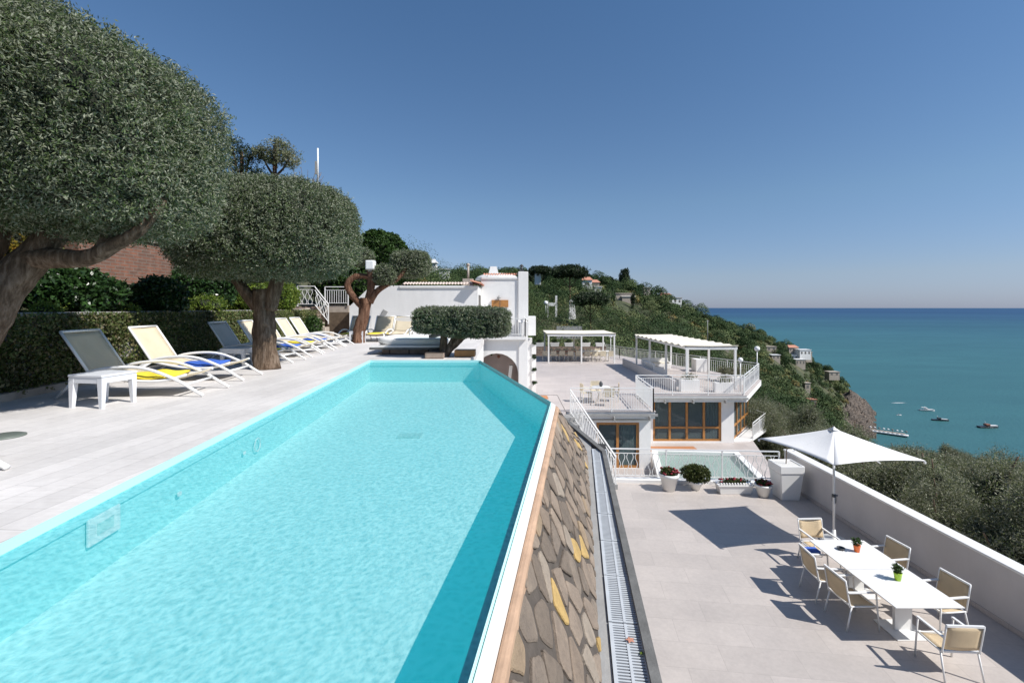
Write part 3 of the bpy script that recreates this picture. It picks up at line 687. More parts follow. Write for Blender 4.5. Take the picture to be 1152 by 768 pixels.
def railing(name, pts, label, posts=1.6, h=.95, wavy=True, diag=False, hoff=0, step=.13, group=None, basegap=.1, panelmat='white_metal', midrail=True):
    root = thing(name, pts[0], label, 'railing', group)
    tr = MB()
    for a, b in zip(pts[:-1], pts[1:]):
        a, b = Vector(a), Vector(b); up = Vector((0,0,1))
        tr.bar(a+up*h, b+up*h, .045, .035)
        L_ = (b-a).length; n = max(1, round(L_/posts))
        br = MB(); br.bar(a+up*basegap, b+up*basegap, .025); 
        if midrail: br.bar(a+up*(h-.14), b+up*(h-.14), .022)
        br.build('lower_rail', 'white_metal', root, world=True)
        for k in range(n+1):
            p = a.lerp(b, k/n); q = MB(); q.box(p+up*h*.5, (.04,.04,h)); q.build('post', 'white_metal', root, world=True)
            if k < n:
                pb = MB(); m = max(2, round(L_/n/step)); e = a.lerp(b, (k+1)/n); dr = (b-a).normalized(); top_ = h-.14 if midrail else h
                for i in range(1, m):
                    c = p.lerp(e, i/m)
                    if wavy:
                        s = 1 if i%2 else -1; zz = [basegap, basegap+.12, basegap+(top_-basegap)*.33, basegap+(top_-basegap)*.66, top_-.1, top_]; ww = [0, 0, .045, -.0, .045, 0]
                        zz = np.linspace(basegap, top_, 9); ww = [math.sin(t*math.pi*3)*.04*s if 0 < t < 1 else 0 for t in np.linspace(0,1,9)]
                        P_ = [c+up*z+dr*w_ for z, w_ in zip(zz, ww)]
                        for u, v in zip(P_[:-1], P_[1:]): pb.bar(u, v, .017)
                    else: pb.bar(c+up*basegap, c+up*top_, .017)
                pb.build('baluster_panel', panelmat, root, world=True)
    tr.build('top_rail', 'white_metal', root, world=True); return root
railing('terrace_railing', [(3.2,15.64,ZB+.1), (8.45,15.3,ZB+.1)], 'white wrought iron railing with wavy balusters behind the flower pots', 1.75, .95)
railing('stair_railing', [(3.2,14.95,ZB), (2.42,20.05,ZA)], 'sloping white iron stair railing beside the dark kerb', 1.7, 1.0, step=.12)
# steps between kerb and railing
mb = MB()
for i in range(8):
    t0, t1 = i/8, 1; a = Vector((2.42+.78*(1-t0), 14.9+5.1*t0, 0)); b = Vector((2.42, 20.0, 0)); 
    kx = lambda y: 2.55-.1*(y-15.0)
    mb.prism([(kx(a.y)-.02, a.y), (a.x+.06, a.y), (b.x+.06, b.y), (min(kx(b.y), 2.2)-.1, b.y)], ZB-.3-.01*i, ZB+.15*(i+1)-.004)
struct('stair_steps', mb, 'concrete')

# dining set
def dining_table(loc, label):
    root = thing('dining_table', loc, label, 'dining table', 'two white tables pushed end to end')
    m = MB(); m.box((0,0,.738), (1.12,1.13,.018)); m.build('tabletop', 'white', root, bev=.004)
    m = MB(); m.box((0,0,.712), (.5,.5,.03)); m.box((0,0,.36), (.30,.06,.68)); m.build('pedestal', 'white_metal', root, bev=.004)
    m = MB(); m.box((0,0,.012), (.60,.55,.022)); m.build('base', 'white_metal', root, bev=.006); return root
dining_table((6.78, 8.4, ZB), 'white square pedestal table holding the lime green plant pot')
dining_table((6.78, 9.55, ZB), 'white square pedestal table holding the orange plant pot and ashtray')
def chair_proto(name, label, loc, rz):     # faces +y
    r_ = thing(name, loc, label, 'dining chair', 'tan sling armchairs round the long white table', rz)
    m = MB()
    w_ = .27
    for s in (-1, 1):
        m.tube(smoothpath([(s*w_,.22,.42), (s*w_,-.2,.42), (s*w_,-.235,.46), (s*w_,-.31,.87)], 3), .014, 6)
    m.bar((-w_,.22,.42), (w_,.22,.42), .028); m.bar((-w_,-.31,.865), (w_,-.31,.865), .03); m.bar((-w_,-.2,.415), (w_,-.2,.415), .028)
    m.build('frame', 'white_metal', r_)
    for s in (-1, 1):
        for (a, b) in (((s*w_,.235,.65), (s*(w_+.012),.28,0)), ((s*w_,-.2,.42), (s*(w_+.012),-.30,0))):
            m = MB(); m.tube([a, b], .0145, 6); m.build('leg', 'white_metal', r_)
        m = MB(); m.bar((s*w_,.25,.655), (s*w_,-.27,.665), .045, .024); m.build('armrest', 'white_metal', r_, bev=.005)
    m = MB(); nx, ny = 6, 6
    vs = [((i/nx*2-1)*(w_-.01), .21-.4*j/ny, .425-.022*(1-(i/nx*2-1)**2)) for j in range(ny+1) for i in range(nx+1)]
    fs = [(j*(nx+1)+i, j*(nx+1)+i+1, (j+1)*(nx+1)+i+1, (j+1)*(nx+1)+i) for j in range(ny) for i in range(nx)]
    m.add(vs, fs, True); o = m.build('seat', 'sling_tan', r_); s_ = o.modifiers.new('t', 'SOLIDIFY'); s_.thickness = .006
    m = MB(); vs = [((i/nx*2-1)*(w_-.01), -.235-.072*j/ny-.03*(1-(i/nx*2-1)**2)+.002, .47+.38*j/ny) for j in range(ny+1) for i in range(nx+1)]
    m.add(vs, fs, True); o = m.build('backrest', 'sling_tan', r_); s_ = o.modifiers.new('t', 'SOLIDIFY'); s_.thickness = .006
    return r_
ch = chair_proto('dining_chair', 'tan sling armchair at the near end of the white tables, back to the viewer', (6.76, 7.5, ZB), R(-3))
for loc, rz, lab in (((6.7,10.55,ZB), 180+3, 'tan sling chair at the far head of the table, under the parasol pole'),
                     ((6.06,9.42,ZB), -90-3, 'tan sling armchair on the left side of the table, farther from the viewer'),
                     ((6.08,8.66,ZB), -90+2, 'tan sling armchair on the left side of the table, opposite the green pot'),
                     ((7.5,9.75,ZB), 90+6, 'tan sling armchair on the parapet side, beside the orange pot'),
                     ((7.5,8.5,ZB), 90+5, 'tan sling armchair on the parapet side nearest the viewer')):
    copy_tree(ch, loc, R(rz), lab)
def small_pot(loc, mat, leaf, label):
    r_ = thing('potted_plant', loc, label, 'potted plant')
    m = MB(); m.lathe((0,0,0), [(.045,0), (.065,.12), (.068,.135), (.058,.135), (.055,.12)], 20); m.build('pot', mat, r_)
    crown([(0,0,.21,.085,.085,.08,2)], 90, 5, .05, .035, .018, .15, .05, 3, 0, mats=(leaf,'olive_core'), name='leaves', parent=r_)
    m = MB()
    for k in range(7):
        a = k*.9; m.tube([(0,0,.12), (math.cos(a)*.05, math.sin(a)*.05, .25)], .003, 4)
    m.build('stem', 'bark', r_); return r_
pz = at_z(964, 620, ZB+.75); small_pot((pz.x, pz.y, ZB+.748), 'orange', 'green', 'small leafy plant in an orange pot on the white table')
pz = at_z(1010, 652, ZB+.75); small_pot((pz.x, pz.y, ZB+.748), 'lime', 'green', 'small leafy plant in a lime green pot on the white table')
pz = at_z(946, 617, ZB+.76); m = MB(); m.lathe((pz.x, pz.y, ZB+.748), [(.06,0), (.075,.04), (.068,.04), (.055,.015)], 16); m.build('ashtray', 'dark', label='round dark ashtray on the white table', cat='ashtray')
m = MB(); m.box((6.32,10.2,ZB+.47), (.28,.22,.10)); m.build('cushion', 'blue', bev=.03, label='small blue cushion on the chair at the far table head', cat='cushion')
# parasol
um = thing('parasol', (7.72, 11.6, ZB), 'square white canvas parasol standing behind the dining table', 'parasol')
m = MB(); m.tube([(0,0,0), (0,0,2.74)], .024, 10); m.build('pole', 'white_metal', um)
m = MB(); m.lathe((0,0,1.1), [(.03,-.04), (.045,-.03), (.045,.03), (.03,.04)], 12); m.box((.06,0,1.1), (.06,.02,.03)); m.build('crank', 'dark', um)
m = MB(); m.lathe((0,0,0), [(.29,0), (.29,.04), (.25,.07), (.05,.09), (.04,.28)], 24); m.build('base', 'white_metal', um)
cs = [(-1.38,.83), (.90,1.12), (1.36,-.98), (-.85,-1.28)]
apex = Vector((0,0,2.70)); m = MB(); V_ = []; F_ = []
K = 10
for q in range(4):
    a, b = Vector((*cs[q],2.24)), Vector((*cs[(q+1)%4],2.24)); o = len(V_)
    for i in range(K+1):
        for j in range(K+1):
            t, s_ = i/K, j/K; e = a.lerp(b, s_); e.z -= .03*math.sin(s_*math.pi)*-1 ; e2 = e.lerp(Vector((0,0,2.24)), .05*math.sin(math.pi*s_))
            p = apex.lerp(e2, t); p.z -= .05*math.sin(math.pi*t)*(.4+.6*math.sin(math.pi*s_)); V_.append(p)
    F_ += [(o+i*(K+1)+j, o+(i+1)*(K+1)+j, o+(i+1)*(K+1)+j+1, o+i*(K+1)+j+1) for i in range(K) for j in range(K)]
m.add(V_, F_, True); o = m.build('canopy', 'canopy', um); s_ = o.modifiers.new('t', 'SOLIDIFY'); s_.thickness = .004
m = MB(); m.lathe((0,0,2.66), [(.16,.0), (.02,.07), (.02,.09)], 4); m.build('vent_cap', 'canopy', um)
for q in range(4):
    a, b = cs[q], cs[(q+1)%4]
    for e in (Vector((*a,2.22)), (Vector((*a,2.23))+Vector((*b,2.23)))/2*1):
        m = MB(); m.bar((0,0,2.6), e, .018); m.build('rib', 'white_metal', um)
    m = MB(); m.box((a[0]*.995, a[1]*.995, 2.2), (.035,.035,.05)); m.build('rib_tip', 'white_metal', um)

# plant pots along the terrace railing
def flower_pot(loc, label, kind):
    r_ = thing('flower_pot', loc, label, 'flower pot')
    if kind == 'cone':
        m = MB(); m.lathe((0,0,0), [(.17,0), (.27,.42), (.30,.43), (.30,.52), (.26,.52), (.25,.46)], 28); m.build('pot', 'white', r_)
        crown([(0,0,.55,.24,.24,.13,2)], 350, 6, .06, .05, .03, .15, .08, 4, .7, mats=('shrub','olive_core'), name='leaves', parent=r_)
        fl(r_, .55, .24, .24, 26, .62)
    elif kind == 'bush':
        m = MB(); m.lathe((0,0,0), [(.11,0), (.19,.2), (.22,.21), (.22,.28), (.18,.28)], 24); m.build('pot', 'white', r_)
        crown([(0,0,.5,.40,.35,.24,2.2)], 900, 6, .07, .06, .035, .2, .1, 5, .7, mats=('shrub','olive_core'), name='leaves', parent=r_)
    elif kind == 'box':
        m = MB(); m.add([(-.46,-.14,0),(.46,-.14,0),(.46,.14,0),(-.46,.14,0),(-.52,-.18,.28),(.52,-.18,.28),(.52,.18,.28),(-.52,.18,.28)], [(3,2,1,0),(0,1,5,4),(1,2,6,5),(2,3,7,6),(3,0,4,7),(4,5,6,7)]); m.box((0,0,.27), (1.1,.40,.05)); m.build('planter_box', 'white', r_, bev=.01)
        crown([(0,0,.33,.46,.14,.09,2.5)], 300, 6, .05, .045, .025, .2, .06, 6, .7, mats=('shrub','olive_core'), name='leaves', parent=r_)
        m = MB(); 
        for k in range(12): m.lathe((-.46+k*.084, .17-.34*0-.34, .30), [(.02,0), (.035,.03), (.01,.06)], 8)
        m.build('scalloped_edge', 'white', r_); fl(r_, .35, .35, .1, 14, .42, cx=-.25)
    return r_
def fl(r_, z, a, b, n, zt, cx=0):
    m = MB(); rr = random.Random(n)
    for k in range(n):
        x, y = rr.uniform(-1,1)*a+cx*.5, rr.uniform(-1,1)*b; h = zt+rr.uniform(-.05,.05)-abs(x)*.1
        m.lathe((x, y, h), [(.008,-.02), (.035,.0), (.04,.015), (.01,.03)], 7)
    m.build('flowers', 'red_flower', r_)
flower_pot((4.82,14.85,ZB), 'white conical pot of dark red flowers, leftmost by the railing', 'cone')
flower_pot((5.66,14.9,ZB), 'low white pot with a round green bush by the railing', 'bush')
flower_pot((6.72,14.65,ZB), 'rectangular white planter box with a scalloped edge and red flowers', 'box')
o = flower_pot((7.45,14.35,ZB), 'small white conical pot of red flowers beside the tall square planter', 'cone'); o.scale = (.8,.8,.72)
sp = thing('square_planter', (8.1, 14.3, ZB), 'tall tapering white square planter with a thin sapling at the parapet corner', 'planter')
m = MB(); m.lathe((0,0,0), [(.36,0), (.47,.78), (.50,.80), (.50,1.02), (.43,1.02), (.42,.97)], 4, False); m.build('planter', 'white', sp, bev=.015)
m = MB(); m.lathe((0,0,.975), [(.40,0), (.38,.02)], 4, False); m.build('pebbles', 'stone_white', sp)
m = MB(); limb(m, [(0,0,.95), (.02,0,1.4), (-.01,.02,1.9)], .016, .008, 6, 0)
for k in range(7):
    a = k*2.4; limb(m, [(0,0,1.35+.07*k), (math.cos(a)*.2, math.sin(a)*.2, 1.62+.07*k)], .007, .003, 5, 0)
m.build('trunk', 'bark', sp); crown([(0,0,1.75,.3,.3,.25,2)], 25, 4, .08, .06, .02, .2, .15, 9, 0, mats=('olive_wild','olive_core'), name='leaves', parent=sp)

# ------------------------------------------------------------------ lower house and roof terraces
def block(mb, x0, x1, y0, y1, z0, z1): mb.box(((x0+x1)/2, (y0+y1)/2, (z0+z1)/2), (abs(x1-x0), abs(y1-y0), abs(z1-z0)))
mb = MB(); mb.prism([(2.0,15.85), (9.7,15.85), (12.6,25.4), (3,25.4), (2.0,20.6)], ZC-.3, ZC); struct('lower_court', mb, 'terrace_far')
mb = MB(); mb.prism([(2.1,15.9), (9.65,15.9), (12.5,25.3), (3,25.3)], -12, ZC-.302); struct('court_base_wall', mb, 'stucco')
lh = thing('lower_house', (7, 22, ZC), 'white lower house with orange wooden windows and flat terrace roofs', 'house')
# storey 1: door wing, facade at y=20.75, x 3.4..5.95
fy = 20.75; ztop = ZA-.42
def opening_wall(mb, x0, x1, y, th, z0, z1, ox0, ox1, oz0, oz1):
    block(mb, x0, ox0, y, y+th, z0, z1); block(mb, ox1, x1, y, y+th, z0, z1)
    block(mb, ox0, ox1, y, y+th, oz1, z1)
    if oz0 > z0+.01: block(mb, ox0, ox1, y, y+th, z0, oz0)
mb = MB(); opening_wall(mb, 2.3, 5.95, fy, .25, ZC, ztop, 3.62, 5.46, ZC+.02, ZC+1.98)
block(mb, 5.7, 5.95, fy+.25, 24.9, ZC, ztop)
fyb = 24.7; bx0, bx1 = 5.95, 11.35
opening_wall(mb, bx0, bx1, fyb, .25, ZC, ztop-.0, 7.2, 10.7, ZC+.08, ZC+2.22)
mb.build('wall', 'stucco', lh, world=True)
# roof slabs
mb = MB(); mb.prism([(2.3,20.45), (6.05,20.45), (6.05,24.35), (2.3,24.35)], ZA-.30, ZA-.002); mb.build('roof_slab', 'stucco', lh, world=True)
mb = MB(); mb.prism([(6.06,24.1), (11.7,24.1), (15.1,29.3), (9.0,42.5), (6.06,42.5)], ZA-.30, ZA-.002); mb.build('roof_slab', 'stucco', lh, world=True)
mb = MB(); mb.prism([(2.0,24.36), (6.05,24.36), (6.05,46), (1.0,46), (1.0,24.36)], -7, ZA-.005)
mb.prism([(6.06,24.96), (11.2,24.96), (12.5,28.8), (9,42), (6.06,46)], ZC, ZA-.31); mb.build('core_wall', 'stucco', lh, world=True)
mb = MB(); mb.prism([(2.28,20.42), (6.08,20.42), (6.08,24.355), (2.28,24.355)], ZA-.004, ZA+.02)
mb2 = MB(); mb2.box((4.2,20.40,ZA-.13), (3.9,.06,.10)); mb2.box((8.9,24.05,ZA-.13), (5.7,.06,.10)); mb2.build('gutter', 'concrete', lh, world=True)
struct('small_terrace', mb, 'terrace_far')
mb = MB(); mb.prism([(1.0,24.36), (6.09,24.36), (6.09,24.08), (11.72,24.08), (15.12,29.32), (9.6,45), (8.9,45.8), (.5,46), (.6,24.4)], ZA-.0005, ZA+.022)
struct('roof_terrace', mb, 'terrace_far')
mb = MB(); mb.prism([(.6,14), (1.6,15.6), (2.0,19.1), (2.27,20.4), (2.27,24.3), (-1.3,24.3), (-1.3,20.4), (-1.2,11.2)], -7, ZA); struct('big_terrace', mb, 'terrace_far')
# brackets under slabs
for x, y in ((2.9,20.4), (4.3,20.4), (5.8,20.4), (7.6,24.06), (9.0,24.06), (10.6,24.06)):
    m = MB(); m.prism([(x-.03,y-.15),(x+.03,y-.15),(x+.03,y+.1),(x-.03,y+.1)], ZA-.34, ZA-.18); m.build('bracket', 'concrete', lh, world=True)
def frame_window(x0, x1, y, z0, z1, n, transom=None, name='window', curtains=True):
    t = .11; m = MB()
    block(m, x0, x1, y, y+.1, z0, z0+.1); block(m, x0, x1, y, y+.1, z1-t, z1)
    for k in range(n+1):
        x = x0+(x1-x0)*k/n; xx = min(max(x, x0+t/2), x1-t/2); block(m, xx-t/2, xx+t/2, y+.003, y+.097, z0+.1, z1-t)
    if transom is not None: block(m, x0+t/2, x1-t/2, y+.006, y+.09, transom, transom+.1)
    f = m.build(name, 'wood', lh, world=True)
    m = MB(); block(m, x0+.02, x1-.02, y+.045, y+.055, z0+.02, z1-.02); me = m.build('pane', 'glass', f); me.matrix_parent_inverse = Matrix.Identity(4)
    off = lh.location; me.location = -Vector(off)
    return f
w1 = frame_window(7.2, 10.7, fyb+.04, ZC+.08, ZC+2.22, 4, ZC+.72)
d1 = frame_window(3.62, 5.46, fy+.04, ZC+.02, ZC+1.98, 2, None, 'glazed_door')
def curtain(x0, x1, y, z0, z1, mat='curtain'):
    m = MB(); K = max(6, int((x1-x0)/.03)); vs = []
    for k in range(K+1):
        x = x0+(x1-x0)*k/K; yy = y+.03*math.sin(k*1.3); vs += [(x, yy, z0), (x, yy, z1)]
    m.add(vs, [(2*k, 2*k+2, 2*k+3, 2*k+1) for k in range(K)], True); return m.build('curtain', mat, lh, world=True)
curtain(4.72, 5.38, fy+.22, ZC+.05, ZC+1.9); curtain(7.28, 7.6, fyb+.24, ZC+.1, ZC+2.15, 'cream_cloth'); curtain(10.0, 10.62, fyb+.24, ZC+.1, ZC+2.15, 'curtain')
# rooms behind the glass
for (x0,x1,y0,y1) in ((2.6,5.65,fy+.26,24.3),):
    m = MB(); block(m, x0, x1, y1-.1, y1, ZC, ztop); block(m, x0-.1, x0, y0, y1, ZC, ztop); block(m, x0, x1, y0, y1, ZC+.005, ZC+.01); m.build('room_wall', 'interior', lh, world=True)
# the room behind the big window: recess shallow furniture against dark back wall
m = MB(); block(m, 7.0, 10.9, fyb+.252, fyb+.256, ZC+.03, ztop-.05); m.build('room_back', 'interior', lh, world=True)
for x in (8.0, 9.3): 
    m = MB(); block(m, x, x+.8, fyb+.235, fyb+.25, ZC+.75, ZC+.82); block(m, x+.3, x+.4, fyb+.235, fyb+.25, ZC+.2, ZC+.75); m.build('room_table', 'dark', lh, world=True)
# angled glazed side and slab edge
m = MB(); a = Vector((11.35,24.95)); b = Vector((13.75,28.3)); d_ = (b-a).normalized()
for k in range(5):
    p = a.lerp(b, k/4); m.box((p.x, p.y, ZC+1.15), (.12,.12,2.2), math.atan2(d_.y, d_.x))
for z in (ZC+.1, ZC+.75, ZC+2.2): m.bar((a.x,a.y,z), (b.x,b.y,z), .1)
f = m.build('side_window', 'wood', lh, world=True)
m = MB(); m.bar((a.x,a.y,ZC+1.15), (b.x,b.y,ZC+1.15), .02, 2.1); m.build('side_pane', 'glass', lh, world=True)
m = MB(); m.wallprism([(0,ZC-1.4), (4.2,ZC-.3), (4.2,ZC+.1), (0,ZC+.06)], (11.4,24.75), (d_.x,d_.y), .2); m.build('sloping_buttress', 'stucco', lh, world=True)
m = MB(); m.prism([(11.35,24.8), (12.2,24.9), (14.6,27.6), (14.4,29.3), (13.1,28.6)], ZC-.1, ZC+.06); m.build('balcony_slab', 'stucco', lh, world=True)
m = MB(); m.wallprism([(0,ZC-3), (6.5,ZC-3), (6.5,ZC-.6), (5.5,ZC-.1), (0,ZC-.1)], (9.9,16.6), (.3,1), -.3); m.build('garden_wall', 'stucco', lh, world=True)
railing('balcony_railing', [(12.6,25.3,ZC+.06), (14.5,27.7,ZC+.06), (14.35,29.1,ZC+.06)], 'white bulging railing of the small balcony at the house corner', 1.4, .8, False)
# lower pale green pool
lp = thing('paddling_pool', (8.4, 18.5, ZC), 'shallow pale green pool seen through the terrace railing', 'pool')
m = MB(); P4 = [(5.1,16.4), (9.3,16.4), (10.2,21.8), (6.4,22.2)]
i4 = inset(P4, .25); zq = ZC+.42
for k in range(4): m.prism([P4[k], P4[(k+1)%4], i4[(k+1)%4], i4[k]], ZC, zq)
m.build('rim', 'white', lp, world=True)
m = MB(); m.add([(x,y,ZC+.2) for x,y in i4], [(0,1,2,3)]); m.build('basin', 'pool_pale', lp, world=True)
m = MB(); m.add([(x,y,zq-.06) for x,y in i4], [(0,1,2,3)]); m.build('water_surface', 'water2', lp, world=True)
m = MB(); block(m, 6.6, 9.0, 23.2, 24.0, ZC, ZC+.03); m.build('doormat', 'doormat', label='long brown mat outside the wide orange window', cat='mat')

# railings on the roof level
railing('roof_railing', [(2.45,20.35,ZA+.02), (5.95,20.35,ZA+.02), (6.2,24.2,ZA+.02)], 'thin white railing round the small terrace with the bistro table', 1.75, 1.0, False, step=.1)
railing('roof_railing', [(6.25,24.2,ZA+.02), (11.6,24.2,ZA+.02)], 'thin white railing along the front of the pergola terrace', 1.8, 1.0, False, step=.11)
railing('roof_railing', [(11.65,24.25,ZA+.02), (14.95,29.3,ZA+.02)], 'white wavy railing on the angled corner of the pergola terrace', 2.0, 1.0, True, step=.14)
railing('roof_railing', [(14.95,29.4,ZA+.02), (9.3,41.8,ZA+.02), (8.6,44.5,ZA+.02)], 'long white railing on the sea side of the pergola terrace', 2.2, 1.0, False, step=.16)
# pergolas
def pergola(name, x0, x1, y0, y1, z0, h, nx, ny, label, slats_along='x'):
    r_ = thing(name, ((x0+x1)/2, (y0+y1)/2, z0), label, 'pergola', 'white pergolas on the roof terrace')
    for i in range(nx):
        for j in range(ny):
            if 0 < i < nx-1 and 0 < j < ny-1: continue
            x = x0+(x1-x0)*i/(nx-1); y = y0+(y1-y0)*j/(ny-1); m = MB(); m.box((x, y, z0+h/2), (.11,.11,h)); m.build('post', 'white', r_, world=True)
    m = MB()
    for y in (y0, y1): m.bar((x0-.1,y,z0+h), (x1+.1,y,z0+h), .12, .14)
    for x in (x0, x1): m.bar((x,y0,z0+h+.002), (x,y1,z0+h+.002), .11, .136)
    m.build('beam', 'white', r_, world=True)
    n = 18; vs = []; K = 40                # rippled cream awning
    for k in range(K+1):
        y = y0-.1+(y1-y0+.2)*k/K; zz = z0+h+.12+.05*math.cos(k*math.pi/2)
        vs += [(x0-.12,y,zz), ((x0+x1)/2,y,zz-.03), (x1+.12,y,zz)]
    m = MB(); m.add(vs, [(3*k+q, 3*k+q+1, 3*k+q+4, 3*k+q+3) for k in range(K) for q in (0,1)]); o = m.build('awning', 'cream_cloth', r_, world=True)
    s_ = o.modifiers.new('t', 'SOLIDIFY'); s_.thickness = .03
    return r_
pergola('pergola', 2.9, 8.1, 38.3, 43, ZA+.02, 2.2, 3, 2, 'white pergola with cream awning over the row of dining chairs at the far end')
pergola('pergola', 9.4, 12.0, 26.0, 36.5, ZA+.02, 2.2, 2, 4, 'white pergola with cream awning over the lounge seats at the terrace corner')
# far low wall + planters
m = MB(); block(m, 1.2, 8.6, 44.2, 44.5, ZA, ZA+.85); m.build('low_wall', 'stonewall', label='low stone wall behind the far pergola', cat='wall')
labs = ['leftmost white planter box on the low stone wall', 'second white planter box from the left on the stone wall', 'middle white planter box on the low stone wall', 'fourth white planter box from the left on the stone wall', 'rightmost white planter box on the low stone wall']
for k, px in enumerate((607, 624, 640, 659, 675)):
    x = (px-CX)*44.3/F0; r_ = thing('planter_box', (x, 44.35, ZA+.85), labs[k], 'planter', 'planter boxes on the far low wall')
    m = MB(); m.add([(-.36,-.16,0),(.36,-.16,0),(.36,.16,0),(-.36,.16,0),(-.42,-.2,.36),(.42,-.2,.36),(.42,.2,.36),(-.42,.2,.36)], [(3,2,1,0),(0,1,5,4),(1,2,6,5),(2,3,7,6),(3,0,4,7),(4,5,6,7)]); m.build('planter', 'white', r_)
    crown([(0,0,.48,.36,.16,.2,2)], 120, 5, .12, .09, .04, .2, .1, 3+k, .7, mats=('green','olive_core'), name='leaves', parent=r_)
# simple light chairs for the far tables
def small_chair(loc, rz, label, group, mat='sling_cream'):
    r_ = thing('terrace_chair', loc, label, 'chair', group, rz)
    m = MB(); m.box((0,0,.44), (.46,.44,.03)); m.build('seat', mat, r_)
    m = MB(); m.box((0,-.22,.68), (.46,.03,.36)); m.build('backrest', mat, r_)
    for sx in (-1,1):
        for sy in (-1,1):
            m = MB(); m.bar((sx*.21,sy*.2,0), (sx*.21,sy*.2 if sy > 0 else -.22,.44 if sy > 0 else .86), .03); m.build('leg', 'cream_cloth', r_)
        m = MB(); m.bar((sx*.22,-.2,.64), (sx*.22,.2,.64), .03); m.build('armrest', 'cream_cloth', r_)
    return r_
o0 = None
for k in range(9):
    px = 613+k*9.2; x = (px-CX)*40/F0
    if o0 is None: o0 = small_chair((x,39.6,ZA+.02), 0, 'cream chair lined up under the far pergola', 'cream chairs under the far pergola')
    else: copy_tree(o0, (x,39.6+random.uniform(-.08,.08),ZA+.02), R(random.uniform(-8,8)))
for k in range(7): copy_tree(o0, (3.3+k*.68,41.6,ZA+.02), R(180))
for k, (x0, x1) in enumerate(((3.0,5.3), (5.7,8.2))):
    r_ = thing('long_table', ((x0+x1)/2, 40.6, ZA+.02), ['long table under the far pergola, on the left', 'long table under the far pergola, on the right'][k], 'table')
    m = MB(); m.box((0,0,.73), (x1-x0,.9,.05)); m.build('tabletop', 'terracotta' if k == 0 else 'white', r_)
    for sx in (-1,1):
        for sy in (-1,1): m = MB(); m.box((sx*(x1-x0)*.45, sy*.38, .35), (.06,.06,.7)); m.build('leg', 'white', r_)
# bistro set on the small terrace
bt = thing('bistro_table', (4.1, 22.3, ZA+.02), 'round white bistro table with a dark pot on the small roof terrace', 'table')
m = MB(); m.lathe((0,0,.70), [(.42,0), (.44,.02), (.42,.04)], 24); m.build('tabletop', 'white', bt)
for k in range(4): a = k*math.pi/2+.4; m = MB(); m.tube([(math.cos(a)*.3,math.sin(a)*.3,0), (math.cos(a)*.12,math.sin(a)*.12,.4), (math.cos(a)*.3,math.sin(a)*.3,.7)], .014, 5); m.build('leg', 'cream_cloth', bt)
m = MB(); m.lathe((4.1,22.3,ZA+.76), [(.05,0),(.09,.1),(.07,.2),(.02,.26)], 12); m.build('vase', 'dark', label='small dark vase on the round bistro table', cat='vase')
bl = ['cream chair left of the bistro table, back to the pool', 'brown cream chair right of the bistro table', 'cream chair on the near side of the bistro table', 'cream chair behind the bistro table']
for k, (dx, dy, rz) in enumerate(((-.65,.2,-80), (.68,.35,80), (.25,-.7,-10), (-.1,.75,180))):
    c = copy_tree(o0, (4.1+dx,22.3+dy,ZA+.02), R(rz), bl[k], 'chairs round the bistro table', swap={'backrest': M['sling_tan']} if k == 1 else None)
# lounge furniture under pergola two
def sofa(loc, rz, w_, label):
    r_ = thing('outdoor_sofa', loc, label, 'sofa', None, rz)
    m = MB(); m.box((0,0,.2), (w_,.75,.38)); m.build('seat', 'white', r_, bev=.03)
    m = MB(); m.box((0,-.32,.55), (w_,.14,.4)); m.build('backrest', 'white', r_, bev=.03)
    for s in (-1,1): m = MB(); m.box((s*(w_/2-.06),.02,.45), (.12,.6,.2)); m.build('armrest', 'white', r_, bev=.02)
    m = MB(); m.box((.1,.05,.44), (w_*.8,.55,.1)); m.build('cushion', 'cream_cloth', r_, bev=.03); return r_
sofa((10.3,34.6,ZA+.02), R(180), 1.9, 'white sofa facing the viewer under the corner pergola'); sofa((9.5,32.2,ZA+.02), R(-90), 2.0, 'white sofa along the left side of the corner pergola')
for loc, sz, lab in (((13.0,33.4), (.9,.9,.85), 'white cube bar by the long railing under the corner pergola'), ((9.3,25.4), (1.0,.35,.62), 'white planter wall below the front left post of the corner pergola'), ((11.0,25.2), (.95,.35,.5), 'low white planter wall near the front right post of the corner pergola'), ((12.9,28.2), (.8,1.6,.45), 'white planter bed holding spiky plants at the terrace corner')):
    r_ = thing('white_planter', (*loc, ZA+.02), lab, 'planter'); m = MB(); m.box((0,0,sz[2]/2), sz); m.build('body', 'stucco', r_, bev=.01)
    if sz[1] != .9: crown([(0,0,sz[2]+.12,sz[0]*.42,sz[1]*.4,.22,2)], 60, 5, .15, .12, .03, .3, .1, 3, 0, mats=('olive_wild','olive_core'), name='leaves', parent=r_)
def spiky(loc, r, n, label):
    r_ = thing('spiky_plant', loc, label, 'plant'); m = MB()
    for k in range(n):
        a = random.uniform(0,6.28); e = random.uniform(.2,1.3); d_ = Vector((math.cos(a)*math.cos(e), math.sin(a)*math.cos(e), math.sin(e))); s_ = d_.cross(Vector((0,0,1))).normalized()*.03
        m.add([-s_, s_, d_*r*.6+s_*.8, d_*r-Vector((0,0,.1)), d_*r*.6-s_*.8], [(0,1,2,3,4)])
    m.build('leaves', 'olive_wild', r_)
spiky((13.0,27.9,ZA+.47), .8, 60, 'spiky agave plant in the white corner bed'); spiky((12.7,28.8,ZA+.47), .7, 50, 'second spiky agave behind the first in the white corner bed')
# low grey screen on the left of pergola two
m = MB(); m.wallprism([(0,ZA), (11,ZA), (11,ZA+.55), (0,ZA+.55)], (8.7,25.6), (-.02,1), .12); m.build('low_partition', 'stucco_wall', label='low grey wall dividing the big terrace from the pergola', cat='low wall')
